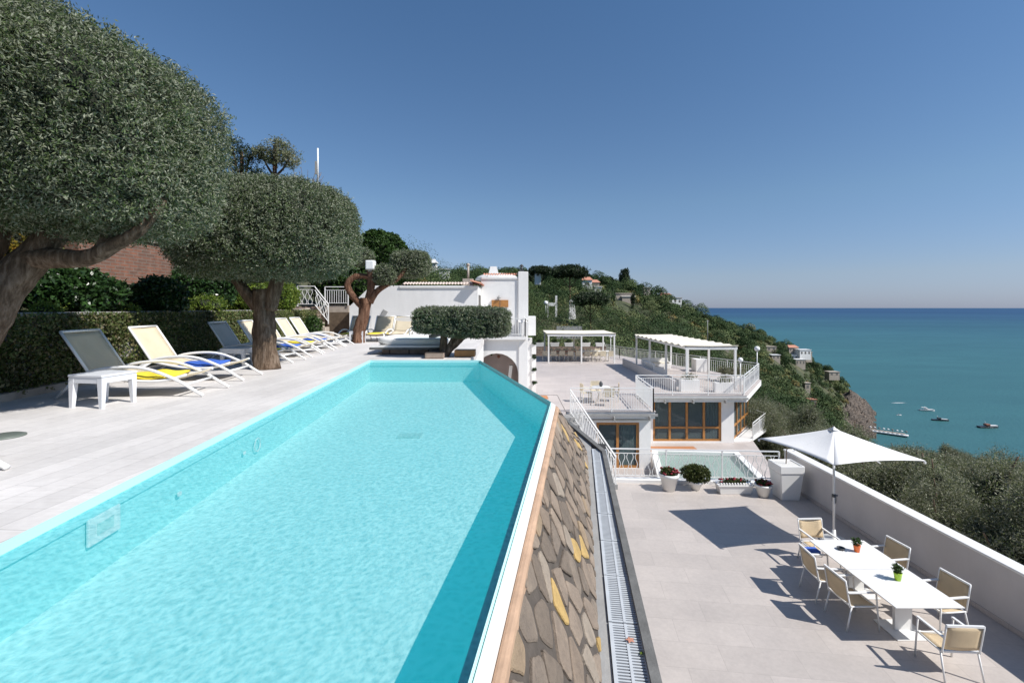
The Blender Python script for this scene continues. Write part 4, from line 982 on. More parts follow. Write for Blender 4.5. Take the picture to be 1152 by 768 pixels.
# globe lamps
def globe_lamp(loc, h, r, label):
    r_ = thing('globe_lamp', loc, label, 'lamp post'); m = MB(); m.tube([(0,0,0), (0,0,h)], .03, 8); m.build('post', 'white_metal', r_)
    m = MB(); m.lathe((0,0,h+r*.9), [(r*math.sin(a), -r*math.cos(a)) for a in [math.pi*k/10+.02 for k in range(11)]], 16); m.build('globe', 'lampglass', r_)
globe_lamp((14.95,29.5,ZA), 1.75, .16, 'white globe lamp on the outermost terrace corner'); globe_lamp((8.9,43.6,ZA), 1.7, .16, 'white globe lamp beside the far pergola'); globe_lamp((11.95,25.3,ZA), 1.55, .13, 'white globe lamp by the front right pergola post')

# ------------------------------------------------------------------ villa
vl = thing('villa', (-1.5, 22, ZA), 'white villa with arched loggia, balcony and red tile edging behind the pool', 'house')
mb = MB(); block(mb, -5.9, -1.43, 20.2, 30, ZA, 2.12); mb.wallprism([(0,-.2), (.9,-.2), (.9,2.12), (0,1.25)], (-6.79,20.2), (1,0), 5)
block(mb, -1.42, .62, 22.2, 31, ZA, 2.62); mb.build('wall', 'stucco', vl, world=True)
# arch wall y 20.45..20.75, x -1.75 .. .42
ar = [(0,ZA), (0,-.12), (2.25,-.12), (2.25,ZA), (1.98,ZA), (1.98,-1.55)]
for k in range(1, 12): a = math.pi*k/12; ar.append((1.98-.9+.9*math.cos(a), -1.55+.85*math.sin(a)))
ar += [(.18,-1.55), (.18,ZA)]
mb = MB(); mb.wallprism(ar, (-1.72,20.15), (1,0), .3)
mb.build('arch_wall', 'stucco', vl, world=True)
mb = MB(); block(mb, -1.41, .52, 22.06, 22.095, ZA+.01, -.15); block(mb, -1.42, -1.38, 20.46, 22.05, ZA, -.15); mb.build('loggia_wall', pm('loggia_plaster', (.66,.55,.51), .9, .1, 3), vl, world=True)
mb = MB(); block(mb, -1.9, .60, 19.95, 22.18, -.12, 0.0); mb.build('balcony_slab', 'stucco', vl, world=True)
mb = MB(); block(mb, .28, .66, 20.1, 22.15, ZA, .62); mb.build('pillar', 'stucco', vl, world=True, bev=.01)
mb = MB(); block(mb, .28, .74, 22.12, 23.2, .62, 2.85); mb.build('chimney_stack', 'stucco', vl, world=True, bev=.02)
mb = MB(); block(mb, .78, 1.15, 23.4, 24.4, -.15, .78); mb.build('meter_box', 'white', vl, world=True, bev=.01)
# roof edges with tiles
def tile_edge(x0, x1, y, z, n, depth=.5):
    m = MB(); 
    for k in range(n):
        x = x0+(x1-x0)*(k+.5)/n; w_ = (x1-x0)/n*.52
        vs = []; K = 6
        for e in (0, 1):
            for q in range(K+1): a = math.pi*q/K; vs.append((x+math.cos(a)*w_, y-.03+depth*e, z+math.sin(a)*.07+.10*e))
        m.add(vs, [(q, q+1, q+K+2, q+K+1) for q in range(K)], True)
    return m
tile_edge(-4.6, -1.35, 20.17, 2.13, 26).build('roof_tiles', pm('pale_tiles', (.62,.50,.44), .8, .2, 8), vl, world=True)
tile_edge(-1.35, .27, 22.17, 2.64, 14, .4).build('roof_tiles', 'terracotta', vl, world=True)
mb = MB(); block(mb, -4.7, -1.40, 20.15, 20.2, 2.02, 2.115); mb.build('cornice', 'white', vl, world=True, bev=.01)
mb = MB(); block(mb, -1.41, .27, 22.15, 22.2, 2.5, 2.615); mb.build('cornice', 'white', vl, world=True, bev=.02)
# red tiles running back at the corner
m = MB()
for k in range(12):
    y = 20.0+k*.25; vs = []
    for e in (0,1):
        for q in range(7): a = math.pi*q/6; vs.append((-1.72+.45*e, y+math.cos(a)*.14, 2.30+math.sin(a)*.06-.12*e-.00*k))
    m.add(vs, [(q, q+1, q+8, q+7) for q in range(6)], True)
m.build('ridge_tiles', 'terracotta', vl, world=True)
# dome roof and small chimney
m = MB(); m.lathe((-.75,25,2.62), [(1.15*math.cos(a), .36*math.sin(a)) for a in [math.pi/2*k/8 for k in range(8)]]+[(.02,.36)], 28); m.build('dome', 'stucco', vl, world=True)
m = MB(); m.add([(-1.2,23.4,2.6),(-.6,23.4,2.6),(-.6,24,2.6),(-1.2,24,2.6),(-1.05,23.5,3.2),(-.75,23.5,3.2),(-.75,23.9,3.2),(-1.05,23.9,3.2)], [(0,1,5,4),(1,2,6,5),(2,3,7,6),(3,0,4,7),(4,5,6,7)]); m.build('chimney', 'stucco', vl, world=True)
for x, y, h, w_ in ((-1.95,21.5,.95,.45), (.45,22.6,.25,.2)):
    m = MB(); z = 2.1 if x < -1 else 2.85; block(m, x-w_/2, x+w_/2, y-.2, y+.2, z, z+h*.4); m.tube([(x,y,z+h*.4), (x,y,z+h)], .05, 8); m.lathe((x,y,z+h), [(.05,0),(.1,.05),(.03,.12)], 10); m.build('chimney_pot', 'brick_cream' if x < -1 else 'dark', vl, world=True)
m = MB(); block(m, -.93, -.17, 22.12, 22.195, 1.22, 1.55); wn = m.build('shutter', 'wood', vl, world=True)
m = MB(); block(m, -.56, -.54, 22.11, 22.119, 1.22, 1.55); m.build('shutter_gap', 'interior', vl, world=True)
m = MB(); m.lathe((-.6,22.1,1.62), [(.10,0),(.06,.08),(.02,.14)], 10); m.build('wall_lamp', 'concrete', vl, world=True)
for k in range(3): m = MB(); block(m, -1.428, -1.40, 20.6+k*.45, 20.72+k*.45, 1.2, 1.75); m.build('slit_window', 'interior', vl, world=True)
m = MB(); m.box((-5.35,20.18,.93), (.22,.04,.36), rot=Matrix.Rotation(.5,3,'Y')); m.build('wall_lantern', 'concrete', vl, world=True, bev=.02)
railing('balcony_railing', [(-1.85,20.0,0), (.55,20.0,0), (.55,22.1,0)], 'white balcony railing above the arch of the villa', 1.1, .75, False, step=.1, midrail=False)
for px, py in ((553,398), (561,401)):
    p = at_d(px, py, 22.05); m = MB(); m.lathe(tuple(p), [(.01,-.08),(.09,0),(.01,.08)], 10); m.build('wall_plate', 'green' if px < 556 else 'terracotta', vl, world=True)
p = at_d(572, 420, 21.2); m = MB(); m.box((p.x,p.y,ZA+.95), (.14,.5,1.9), rot=Matrix.Rotation(.12,3,'Y')); m.build('folded_lounger', 'white', label='white board leaning inside the arched loggia', cat='board')
# garden screen wall behind whirlpool (low white wall)
m = MB(); m.wallprism([(0,0), (1.9,0), (1.9,.95), (0,.78)], (-4.75,18.4), (1,-.05), .18); m.build('screen_wall', 'stucco', label='low white wall between the whirlpool and the loungers', cat='wall')
# stepped white planter column beside the big terrace
sc_ = thing('stepped_planter', (.95, 24.6, ZA), 'tall white column with small potted succulents on its ledges', 'column')
m = MB(); block(m, .80, 1.02, 24.5, 24.9, ZA, -.35)
m.build('column', 'stucco', sc_, world=True)
for k, z in enumerate((-2.6, -1.95, -1.3, -.6)):
    m = MB(); block(m, 1.0, 1.22, 24.45, 24.85, z-.55, z-.06); m.build('ledge', 'stucco', sc_, world=True)
    c_ = crown([(0,0,0,.13,.13,.10,2)], 40, 5, .07, .07, .03, .2, .05, 20+k, .7, mats=('camellia','olive_core'), name='succulent', parent=sc_); c_.location = Vector((1.12,24.5,z+.02))-sc_.location
m = MB(); block(m, 1.0, 1.75, 23.3, 24.1, ZA+.001, ZA+.03); m.build('doormat', 'doormat', label='orange doormat beside the white stepped column', cat='mat')
m = MB(); m.box((-1.15,11.9,.09), (.5,.35,.16)); m.build('planter_box', 'wood', bev=.01, label='small orange wooden box beside the box-clipped olive', cat='box')

# ------------------------------------------------------------------ whirlpool
wp_ = thing('whirlpool_tub', (-2.65, 13.2, 0), 'white whirlpool tub on a stone plinth at the far end of the pool', 'whirlpool')
m = MB(); block(m, -3.35, -1.75, 12.45, 14.3, 0, .13); m.build('plinth', 'stonewall', wp_, world=True)
m = MB(); block(m, -2.05, -1.62, 11.35, 12.44, -.3, .13); m.build('plinth', 'stonewall', wp_, world=True)
m = MB(); block(m, -3.62, -1.62, 12.25, 14.4, .131, .19); m.build('ledge', 'kerb_dark', wp_, world=True, bev=.01)
m = MB(); block(m, -3.6, -1.63, 12.24, 12.45, .191, .235); m.build('edge_slab', 'coping', wp_, world=True)
def ring(mb, c, prof, n=48, a=.95, b=.95, p=5):
    vs = []; fs = []
    for s_, z in prof:
        for k in range(n):
            t = 2*math.pi*k/n; u = (abs(math.cos(t))**p+abs(math.sin(t))**p)**(-1/p); vs.append((c[0]+math.cos(t)*u*(a+s_), c[1]+math.sin(t)*u*(b+s_), z))
    for i in range(len(prof)-1):
        for k in range(n): q, r_ = i*n+k, i*n+(k+1)%n; fs.append((q, r_, r_+n, q+n))
    fs.append(tuple(range((len(prof)-1)*n, len(prof)*n))); mb.add(vs, fs, True)
m = MB(); ring(m, (-2.6,13.35), [(-.1,.19), (-.02,.28), (0,.36), (-.02,.40), (-.1,.415), (-.2,.40), (-.23,.3), (-.3,.1)]); m.build('shell', 'coping', wp_, world=True)
m = MB(); ring(m, (-2.6,13.35), [(-.235,.34), (-.5,.341)]); m.build('water', 'pool_pale', wp_, world=True)
m = MB(); m.tube(smoothpath([(-2.2,13.0,.40), (-1.95,12.95,.50), (-1.75,13.2,.48), (-1.8,13.6,.42)], 4), .07, 10); m.build('headrest', 'dark', wp_, world=True)
m = MB(); m.tube(smoothpath([(-2.95,13.9,.40), (-2.95,13.9,.58), (-2.85,13.8,.62), (-2.75,13.75,.52)], 4), .018, 8); m.build('tap', 'metal', wp_, world=True)

# ------------------------------------------------------------------ loungers and side tables
def lounger(loc, rz, label, sling, pad=None):
    r_ = thing('sun_lounger', loc, label, 'sun lounger', 'sun loungers in a row along the ivy wall', rz)   # foot at origin, head towards -x
    w_ = .36
    for s in (-1, 1):
        y = s*w_
        m = MB(); m.tube(smoothpath([(-1.62,y,.24), (-1.32,y,.38), (-.8,y,.40), (-.38,y,.25), (-.12,y,.09), (0,y,.015)], 5), .022, 8); m.build('bow', 'white_metal', r_)
        m = MB(); m.tube(smoothpath([(-1.45,y*.97,.34), (-1.0,y*.97,.24), (-.55,y*.97,.22), (-.22,y*.97,.30)], 4), .018, 8); m.build('seat_rail', 'white_metal', r_)
        m = MB(); m.tube([(-1.38,y,.36), (-1.66,y,.18), (-1.82,y,.015)], .022, 8); m.build('leg', 'white_metal', r_)
        m = MB(); m.tube([(-1.43,y*.95,.33), (-1.60,y*.95,.60), (-1.78,y*.95,.88)], .018, 8); m.build('back_rail', 'white_metal', r_)
    for (cx_, cz_, cr_) in ((-.22,.17,.016), (-1.6,.22,.016), (-1.78,.88,.018)): m = MB(); m.tube([(cx_,-w_*.95,cz_), (cx_,w_*.95,cz_)], cr_, 8); m.build('crossbar', 'white_metal', r_)
    K, J = 8, 6
    P_ = smoothpath([(-1.43,0,.345), (-1.0,0,.24), (-.55,0,.215), (-.22,0,.30)], 3)
    vs = [(p.x, (j/J*2-1)*w_*.93, p.z-.03*(1-(j/J*2-1)**2)) for p in P_ for j in range(J+1)]; n = len(P_)
    m = MB(); m.add(vs, [(i*(J+1)+j, i*(J+1)+j+1, (i+1)*(J+1)+j+1, (i+1)*(J+1)+j) for i in range(n-1) for j in range(J)], True); o = m.build('seat', sling, r_); q = o.modifiers.new('t', 'SOLIDIFY'); q.thickness = .008
    vs = [(-1.43-.35*i/K, (j/J*2-1)*w_*.93, .335+.54*i/K-.02*(1-(j/J*2-1)**2)) for i in range(K+1) for j in range(J+1)]
    m = MB(); m.add(vs, [(i*(J+1)+j, i*(J+1)+j+1, (i+1)*(J+1)+j+1, (i+1)*(J+1)+j) for i in range(K) for j in range(J)], True); o = m.build('backrest', sling, r_); q = o.modifiers.new('t', 'SOLIDIFY'); q.thickness = .008
    return r_
def towel(lo, mat, label):
    rz = lo.rotation_euler.z; c = Vector(lo.location)+Matrix.Rotation(rz,3,'Z')@Vector((-.80,0,.25)); m = MB()
    K = 12; vs = []
    for i in range(K+1):
        for j in range(K+1):
            u, v = i/K*2-1, j/K*2-1; x, y = u*.27, v*.33
            vs.append(c+Matrix.Rotation(rz,3,'Z')@Vector((x, y, .035*(1-u**6)*(1-v**6)+.012*math.sin(u*5+v*3)-.012)))
    m.add(vs, [(i*(K+1)+j, (i+1)*(K+1)+j, (i+1)*(K+1)+j+1, i*(K+1)+j+1) for i in range(K) for j in range(K)], True)
    o = m.build('folded_towel', mat, label=label, cat='towel'); q = o.modifiers.new('t', 'SOLIDIFY'); q.thickness = .03; q.offset = 1
L = []
spec = [((-4.2,6.88), 6, 'sling', 'taupe sling lounger behind the pale side table', 'yellow', 'folded yellow towel on the lounger behind the side table'),
        ((-4.42,8.27), 5, 'sling', 'beige sling lounger half in sun, second from the viewer in the row', 'blue', 'folded blue towel on the second lounger'),
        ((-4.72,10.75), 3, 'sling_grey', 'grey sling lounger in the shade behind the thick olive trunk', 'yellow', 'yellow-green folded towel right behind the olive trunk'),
        ((-4.82,12.0), 2, 'sling_cream', 'cream lounger with its back just left of the thick olive trunk', 'blue', 'folded blue towel on the first cream lounger behind the trunk'),
        ((-4.95,13.1), 1, 'sling_cream', 'cream lounger hidden mostly behind the thick olive trunk', 'yellow', 'folded yellow towel on the middle cream lounger'),
        ((-5.05,14.3), 1, 'sling_cream', 'cream lounger just right of the thick olive trunk, nearer of two', 'blue', 'folded blue towel on the far cream lounger'),
        ((-5.15,15.4), 0, 'sling_cream', 'last cream lounger of the row in front of the stone wall', None, None)]
for (x, y), rz, sl, lab, tw, tl in spec:
    lo = lounger((x,y,0), R(rz), lab, sl)
    if tw: towel(lo, tw, tl)
lo = lounger((-3.70,3.22,0), R(5), 'white lounger at the left frame edge with only its foot in view', 'sling')
for (x, y, lab, tl) in ((-5.75,17.4,'cream lounger facing the viewer left of the pruned olive', 'folded yellow towel on the lounger left of the pruned olive'), (-4.85,17.5,'cream lounger facing the viewer right of the pruned olive', 'folded yellow towel on the lounger right of the pruned olive'), (-4.15,17.6,'cream lounger facing the viewer nearest the low white wall', None)):
    lo = lounger((x, y-.9, 0), R(-92), lab, 'sling_cream'); lo['group'] = 'loungers facing the viewer by the villa'
    if tl: towel(lo, 'yellow', tl)
def side_table(loc, rz, label):
    r_ = thing('side_table', loc, label, 'side table', None, rz)
    m = MB(); m.box((0,0,.385), (.47,.47,.03)); m.build('tabletop', 'plastic', r_, bev=.008)
    m = MB()
    for sx, sy, lx, ly in ((0,1,.45,.02),(0,-1,.45,.02),(1,0,.02,.41),(-1,0,.02,.41)): m.box((sx*.215, sy*.215, .335), (lx,ly,.075))
    m.build('apron', 'plastic', r_, bev=.004)
    for sx in (-1,1):
        for sy in (-1,1):
            m = MB(); a, b = .034, .02; x, y = sx*.195, sy*.195; x2, y2 = sx*.205, sy*.205
            m.add([(x2-b,y2-b,0),(x2+b,y2-b,0),(x2+b,y2+b,0),(x2-b,y2+b,0),(x-a,y-a,.36),(x+a,y-a,.36),(x+a,y+a,.36),(x-a,y+a,.36)], [(3,2,1,0),(0,1,5,4),(1,2,6,5),(2,3,7,6),(3,0,4,7),(4,5,6,7)]); m.build('leg', 'plastic', r_)
    return r_
st = side_table((-5.05,5.98,0), R(-8), 'pale plastic side table beside the taupe lounger')
copy_tree(st, (-5.5,9.7,0), R(5), 'pale plastic side table left of the thick olive trunk'); copy_tree(st, (-5.3,16.6,0), R(5), 'pale plastic side table just left of the pruned olive')
m = MB(); m.lathe((-4.72,4.5,0), [(.15,0), (.15,.01), (.12,.02), (.02,.022)], 24); m.build('drain_cover', pm('cover_green', (.13,.15,.13), .5, .2, 8), label='round grey-green cover lying on the deck at the left edge', cat='cover')

# ------------------------------------------------------------------ ivy wall, planting bed, brick wall
iw = thing('ivy_wall', (-6.7, 8, 0), 'long low garden wall overgrown with ivy behind the loungers', 'garden wall')
m = MB()
def wline(mb, o1, o2, z0, z1, y0=-3, y1=21):
    mb.prism([(WX(y0)-o1,y0), (WX(y1)-o1,y1), (WX(y1)-o2,y1), (WX(y0)-o2,y0)], z0, z1)
wline(m, 0.03, .35, -.3, 1.08); m.build('wall', 'concrete', iw, world=True)
m = MB(); wline(m, -.02, .38, 1.081, 1.13); m.build('coping', 'concrete', iw, world=True, bev=.01)
m = MB(); wline(m, -.17, .0, -.2, .10); m.build('plinth', 'brick_cream', iw, world=True, bev=.01)
n = 95000; yy = rng.uniform(-2, 20.5, n); zz = rng.uniform(.05, 1.12, n); dens = wob(np.stack([yy*1.0, zz, 0*zz],1), 2.0, 5)
k = (dens > -.75) | (rng.uniform(size=n) < .3); yy, zz = yy[k], zz[k]
P = np.stack([WX(yy)+rng.exponential(.05, len(yy))+.0+.06*np.maximum(0, wob(np.stack([yy,zz,zz],1), 4, 8)), yy, zz], 1)
V, Fq = leafquads(P, rng.normal(size=(len(P),3))*np.array([.4,1,1]), .05*rng.uniform(.6,1.4,len(P)), .034)
o = npmesh('ivy', V, Fq, ['ivy'], parent=iw); o.location = -Vector(iw.location)
m = MB(); m.prism([(WX(-3)-.3,-3), (WX(21)-.3,21), (-13,21), (-13,-3)], .3, 1.04); struct('planting_bed_ground', m, 'soil')
bw = thing('brick_wall', (-9.5, 12, 1), 'weathered red brick terrace wall up behind the shrubs', 'brick wall')
m = MB(); block(m, -9.9, -9.5, 10.6, 20, .9, 2.9); m.build('wall', 'brick', bw, world=True)
m = MB(); block(m, -9.95, -9.44, 10.55, 20, 2.901, 3.0); m.build('coping', 'brick_cream', bw, world=True)
def bush(x, y, z, a, b, c, n, leaf, label, L_=.08, W_=.045, name='shrub', per=7, group=None, p=2):
    r_ = thing(name, (x, y, z), label, 'shrub', group)
    crown([(0,0,c,a,b,c,p)], n, per, .16, L_, W_, .22, .16, int(abs(x*10+y)), .72, mats=(leaf,'olive_core'), name='foliage', parent=r_)
    m = MB()
    for k in range(4): m.tube([(random.uniform(-.1,.1), random.uniform(-.1,.1), 0), (random.uniform(-.3,.3)*a, random.uniform(-.3,.3)*a, c)], .02, 5)
    m.build('stem', 'bark', r_); return r_
bush(-7.65,8.4,1.03,.78,.6,.42,2600,'camellia','large glossy dark green camellia above the wall beside the big olive trunk')
bush(-7.55,10.3,1.03,.55,.5,.38,1500,'camellia','smaller glossy dark green shrub right of the camellia')
bush(-7.15,7.4,1.03,.22,.2,.12,250,'bright','small bright green plant at the wall top left of the camellia',.05,.02)
bush(-7.2,9.0,1.03,.25,.2,.11,250,'bright','small bright green plant between the two dark shrubs',.05,.02)
bush(-7.6,12.0,1.03,.5,.35,.22,500,'bright','low bright green ground plant along the wall top',.06,.02)
bush(-8.9,8.6,1.5,.7,.6,.85,2400,'yellow_leaf','yellow flowering shrub seen under the big olive crown',.06,.035)
bush(-8.6,13.3,1.03,.9,.8,.7,2000,'camellia','dark shrub left of the thick olive trunk above the wall')
bush(-8.3,15.0,1.03,.8,.8,.62,1600,'bright','yellow-green shrub behind the thick olive trunk',.07,.04)
bush(-8.3,17.2,1.03,.7,.7,.6,1500,'bright','yellow-green shrub left of the white stair railing',.07,.04)
bush(-10.2,9.3,1.8,1.2,1.2,.9,1800,'green','green shrub growing over the left end of the brick wall')
bush(-11.2,13.5,3.0,1.6,1.4,1.2,2200,'camellia','dark shrub growing over the right end of the brick wall')
bush(-7.9,19.0,0.0,.42,.42,.42,700,'green','round clipped green ball shrub before the coursed stone wall')
bush(-8.6,26.0,1.3,2.2,1.3,1.1,3500,'green','broad green hedge above the far stone wall',.11,.07)
bush(-7.6,29.0,2.2,2.0,1.6,1.3,3500,'green','tall green bush rising behind the villa left corner',.13,.08)
bush(-12.5,18.5,3.2,2.2,2,1.5,3000,'camellia','dark shrub mass on the slope behind the second olive',.12,.07)
bush(-10.6,21.5,2.6,1.7,1.5,1.2,2500,'yellow_leaf','yellow-green shrub on the slope above the stair',.12,.07)
for k in range(12):
    y = rng.uniform(5,19); x = WX(y)-.5-abs(rng.normal())*.5
    bush(x, y, 1.03, .22, .2, .1, 90, 'green', 'low green ground plant in the bed above the ivy wall', .06, .03, 'ground_plant', 6, 'low plants in the raised bed')
# far stone walls with stair and white railing
sw = thing('stone_stair', (-8.6, 21.5, 0), 'coursed stone garden walls with a small stair, left of the villa', 'stone wall')
m = MB(); block(m, -9.4, -8.2, 20.4, 20.8, -.1, 1.25); block(m, -7.3, -5.9, 22.2, 22.6, 0, 1.15); m.build('wall', 'stonewall', sw, world=True)
m = MB(); block(m, -8.1, -7.1, 21.0, 21.6, 0, 1.3); m.build('rough_wall', 'brick_cream', sw, world=True)
m = MB(); block(m, -7.3, -5.8, 22.1, 22.7, 1.151, 1.28); m.build('coping', 'white', sw, world=True)
m = MB(); block(m, -7.0, -6.2, 22.1, 22.19, .1, .75); m.build('niche', 'interior', sw, world=True)
for i in range(6):
    m = MB(); block(m, -8.9+.2*i-.3, -8.6+.2*i+.1, 19.9+.2*0, 20.39, 0.002, 1.2-.2*i-.01); m.build('step', 'brick_cream', sw, world=True)
railing('garden_railing', [(-9.0,20.3,1.25), (-8.3,20.3,1.25), (-7.9,20.8,.5), ], 'white railing descending the garden stair by the stone wall', .8, .85, True, step=.12)
railing('garden_railing', [(-8.1,20.95,1.3), (-7.1,20.95,1.3)], 'short straight white railing on top of the rough stone wall', .8, .8, False, step=.1)

# ------------------------------------------------------------------ the clipped olives by the deck
t1 = thing('olive_tree', (-6.2, 4.9, 0), 'huge clipped olive tree with a leaning forked trunk at the left edge', 'olive tree', None)
m = MB()
def rel(p, o): return Vector(p)-Vector(o)
base = Vector((-6.35,4.9,.0)); o1 = t1.location
trk = [base, at_d(-38,385,5.1), at_d(5,325,5.2), at_d(38,288,5.3), at_d(62,262,5.3)]
limb(m, [rel(p,o1) for p in trk], .30, .12, 20, .16, 1, 6, .8)
limb(m, [rel(p,o1) for p in (at_d(45,285,5.28), at_d(64,258,5.3), at_d(72,228,5.35), at_d(66,190,5.4), at_d(50,150,5.6))], .12, .06, 14, .16, 2)
limb(m, [rel(p,o1) for p in (at_d(36,290,5.26), at_d(70,290,5.2), at_d(100,290,5.15), at_d(128,275,5.1), at_d(158,258,5.1), at_d(185,225,5.2))], .12, .04, 14, .14, 3)
limb(m, [rel(p,o1) for p in (at_d(110,287,5.14), at_d(120,270,5.2), at_d(124,250,5.25), at_d(130,200,5.3))], .08, .04, 12, .14, 4)
limb(m, [rel(p,o1) for p in (at_d(-30,360,5.1), at_d(-14,300,5.2), at_d(0,265,5.3), at_d(2,230,5.4), at_d(-5,150,5.5))], .11, .06, 14, .14, 5)
m.build('trunk', 'bark', t1)
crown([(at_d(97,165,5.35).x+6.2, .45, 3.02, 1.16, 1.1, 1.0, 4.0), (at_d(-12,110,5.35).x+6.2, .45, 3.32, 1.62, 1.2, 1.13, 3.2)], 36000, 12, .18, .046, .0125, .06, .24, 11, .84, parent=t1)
t2 = thing('olive_tree', (-4.8, 9.5, 0), 'clipped dome olive with a thick twisted trunk in the middle of the lounger row', 'olive tree')
o2 = t2.location; m = MB()
limb(m, [rel(p,o2) for p in (Vector((-4.8,9.5,-.02)), at_d(298,385,9.5), at_d(297,355,9.5), at_d(296,325,9.5))], .235, .18, 22, .2, 6, 6, .6)
limb(m, [rel(p,o2) for p in (at_d(290,345,9.5), at_d(274,325,9.45), at_d(258,305,9.5), at_d(240,280,9.5))], .13, .06, 14, .14, 7)
limb(m, [rel(p,o2) for p in (at_d(302,348,9.5), at_d(310,320,9.5), at_d(318,295,9.6), at_d(330,260,9.6))], .16, .06, 14, .14, 8)
m.build('trunk', 'bark', t2)
cc = at_d(300,262,9.5)
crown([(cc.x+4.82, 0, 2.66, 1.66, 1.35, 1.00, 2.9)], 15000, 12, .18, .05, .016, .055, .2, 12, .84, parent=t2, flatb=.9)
t3 = thing('olive_tree', (-5.25, 16.5, 0), 'hard-pruned olive with looping limbs and small clipped pads near the villa', 'olive tree')
o3 = t3.location; m = MB(); D3 = 16.5
limb(m, [rel(p,o3) for p in (Vector((-5.25,16.5,-.02)), at_d(404,372,D3), at_d(410,352,D3), at_d(411,335,D3))], .21, .17, 18, .2, 9, 6)
limb(m, [rel(p,o3) for p in (at_d(408,345,D3), at_d(396,332,D3), at_d(391,320,D3), at_d(400,311,D3), at_d(414,312,D3), at_d(418,318,D3))], .12, .08, 12, .16, 10)
limb(m, [rel(p,o3) for p in (at_d(412,345,D3), at_d(417,325,D3), at_d(418,305,D3), at_d(418,296,D3))], .13, .13, 12, .2, 11)
limb(m, [rel(p,o3) for p in (at_d(416,340,D3), at_d(424,328,D3), at_d(436,320,D3), at_d(447,314,D3), at_d(458,300,D3))], .12, .05, 12, .14, 12)
m.build('trunk', 'bark_brown', t3)
def cs_(px, py, wpx, hpx, d, dep, p): c = at_d(px,py,d)-o3; return (c.x, c.y, c.z, wpx*d/F0/2, dep, hpx*d/F0/2, p)
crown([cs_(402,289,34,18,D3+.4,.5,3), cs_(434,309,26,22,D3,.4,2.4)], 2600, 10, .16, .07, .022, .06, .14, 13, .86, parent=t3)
crown([cs_(462,297,42,28,D3+.5,.6,4)], 2000, 10, .16, .07, .022, .06, .14, 14, .86, parent=t3, name='clipped_pad')
lp_ = thing('square_lamp', tuple(at_d(417,299,16.45)), 'white square lamp on top of the pruned olive stump', 'lamp')
m = MB(); m.box((0,0,.02), (.30,.30,.32)); m.build('lamp_shade', 'lampglass', lp_, bev=.04)
m = MB(); m.box((0,0,-.17), (.14,.14,.06)); m.build('base', 'concrete', lp_)
t4 = thing('olive_tree', (-1.55, 11.75, 0), 'low box-clipped olive with a forked trunk beside the whirlpool', 'olive tree')
o4 = t4.location; m = MB(); D4 = 11.9
limb(m, [rel(p,o4) for p in (Vector((-1.72,11.75,-.3)), at_d(501,398,D4), at_d(512,386,D4), at_d(522,376,D4), at_d(530,366,D4))], .13, .07, 12, .16, 20)
limb(m, [rel(p,o4) for p in (Vector((-1.70,11.78,-.3)), at_d(499,390,D4), at_d(499,375,D4), at_d(497,362,D4))], .10, .07, 12, .16, 21)
limb(m, [rel(p,o4) for p in (at_d(503,394,D4), at_d(510,380,D4), at_d(516,370,D4))], .06, .04, 10, .12, 22)
m.build('trunk', 'bark', t4)
c4 = at_d(519.5,361.5,D4)-o4
crown([(c4.x+.32,c4.y,c4.z-.02,.86,.55,.36,5), (c4.x-.66,c4.y,c4.z+.03,.52,.52,.31,4)], 5200, 10, .10, .045, .016, .05, .09, 15, .88, parent=t4)

# ------------------------------------------------------------------ slope trees on the left skyline
def pine(name, loc, h, shapes, label, n=1400, L_=.2, leaf='pine', lean=0, group=None, W_=.05, per=9, r=.22, cat='pine tree'):
    r_ = thing(name, loc, label, cat, group); m = MB()
    limb(m, [(0,0,-.5), (lean*.3,0,h*.4), (lean,0,h*.92)], r, r*.35, 10, .1, 3)
    for (cx, cy, cz, a, b, c, p) in shapes[:5]: limb(m, [(lean*.5,0,h*.5), ((cx+lean*.5)*.6, cy*.6, (cz+h*.5)/2), (cx,cy,cz)], r*.4, r*.12, 7, .1, 4)
    m.build('trunk', 'bark_brown', r_)
    crown(shapes, n, per, .5, L_, W_, .25, .6, int(h*7), 0 if n < 500 else .55, mats=(leaf,'olive_core'), name='crown', parent=r_); return r_
def put(px, py, d): p = at_d(px, py, d); return p
p = at_d(272,215,30); pine('pine_tree', (p.x,30,p.z-1.9), 4.7, [(-.6,0,4.7,.8,.8,.6,2), (.4,.2,4.2,.8,.7,.5,2), (-.2,-.2,3.4,.9,.8,.5,2), (.9,0,3.0,.6,.6,.4,2), (-.8,0,2.6,.5,.6,.4,2)], 'pine tree on the skyline directly behind the big olive crown', 420, .2)
p = at_d(309,215,30); pine('pine_tree', (p.x,30,p.z-1.6), 4.9, [(.2,0,4.3,1.0,.8,.5,2), (-.9,.2,4.0,.7,.7,.4,2), (1.0,-.2,3.5,.7,.8,.55,2), (-.1,0,3.6,.6,.6,.4,2)], 'leaning pine tree left of the thin white mast', 420, .2, 'olive_wild')
bt_ = thing('bare_tree', tuple(at_d(346,240,28)), 'leafless thin tree beside the white mast on the skyline', 'tree'); m = MB()
for k in range(26):
    a = random.uniform(0,6.28); s = random.uniform(.3,1.1); h = random.uniform(1.2,2.7); limb(m, [(0,0,-1), (math.cos(a)*s*.3, math.sin(a)*.3, h*.4), (math.cos(a)*s, math.sin(a)*s, h)], .035, .008, 5, 0, k, 3)
m.build('branches', 'bark', bt_)
ms = thing('mast', tuple(at_d(357.5,260,26)), 'thin white mast standing against the sky behind the dome olive', 'mast')
m = MB(); m.tube([(0,0,-1.5), (0,0,2.6)], .06, 8); m.build('pole', 'white_metal', ms); m = MB(); m.tube([(0,0,2.6), (0,0,4.45)], .045, 8); m.build('aerial', 'white_metal', ms)
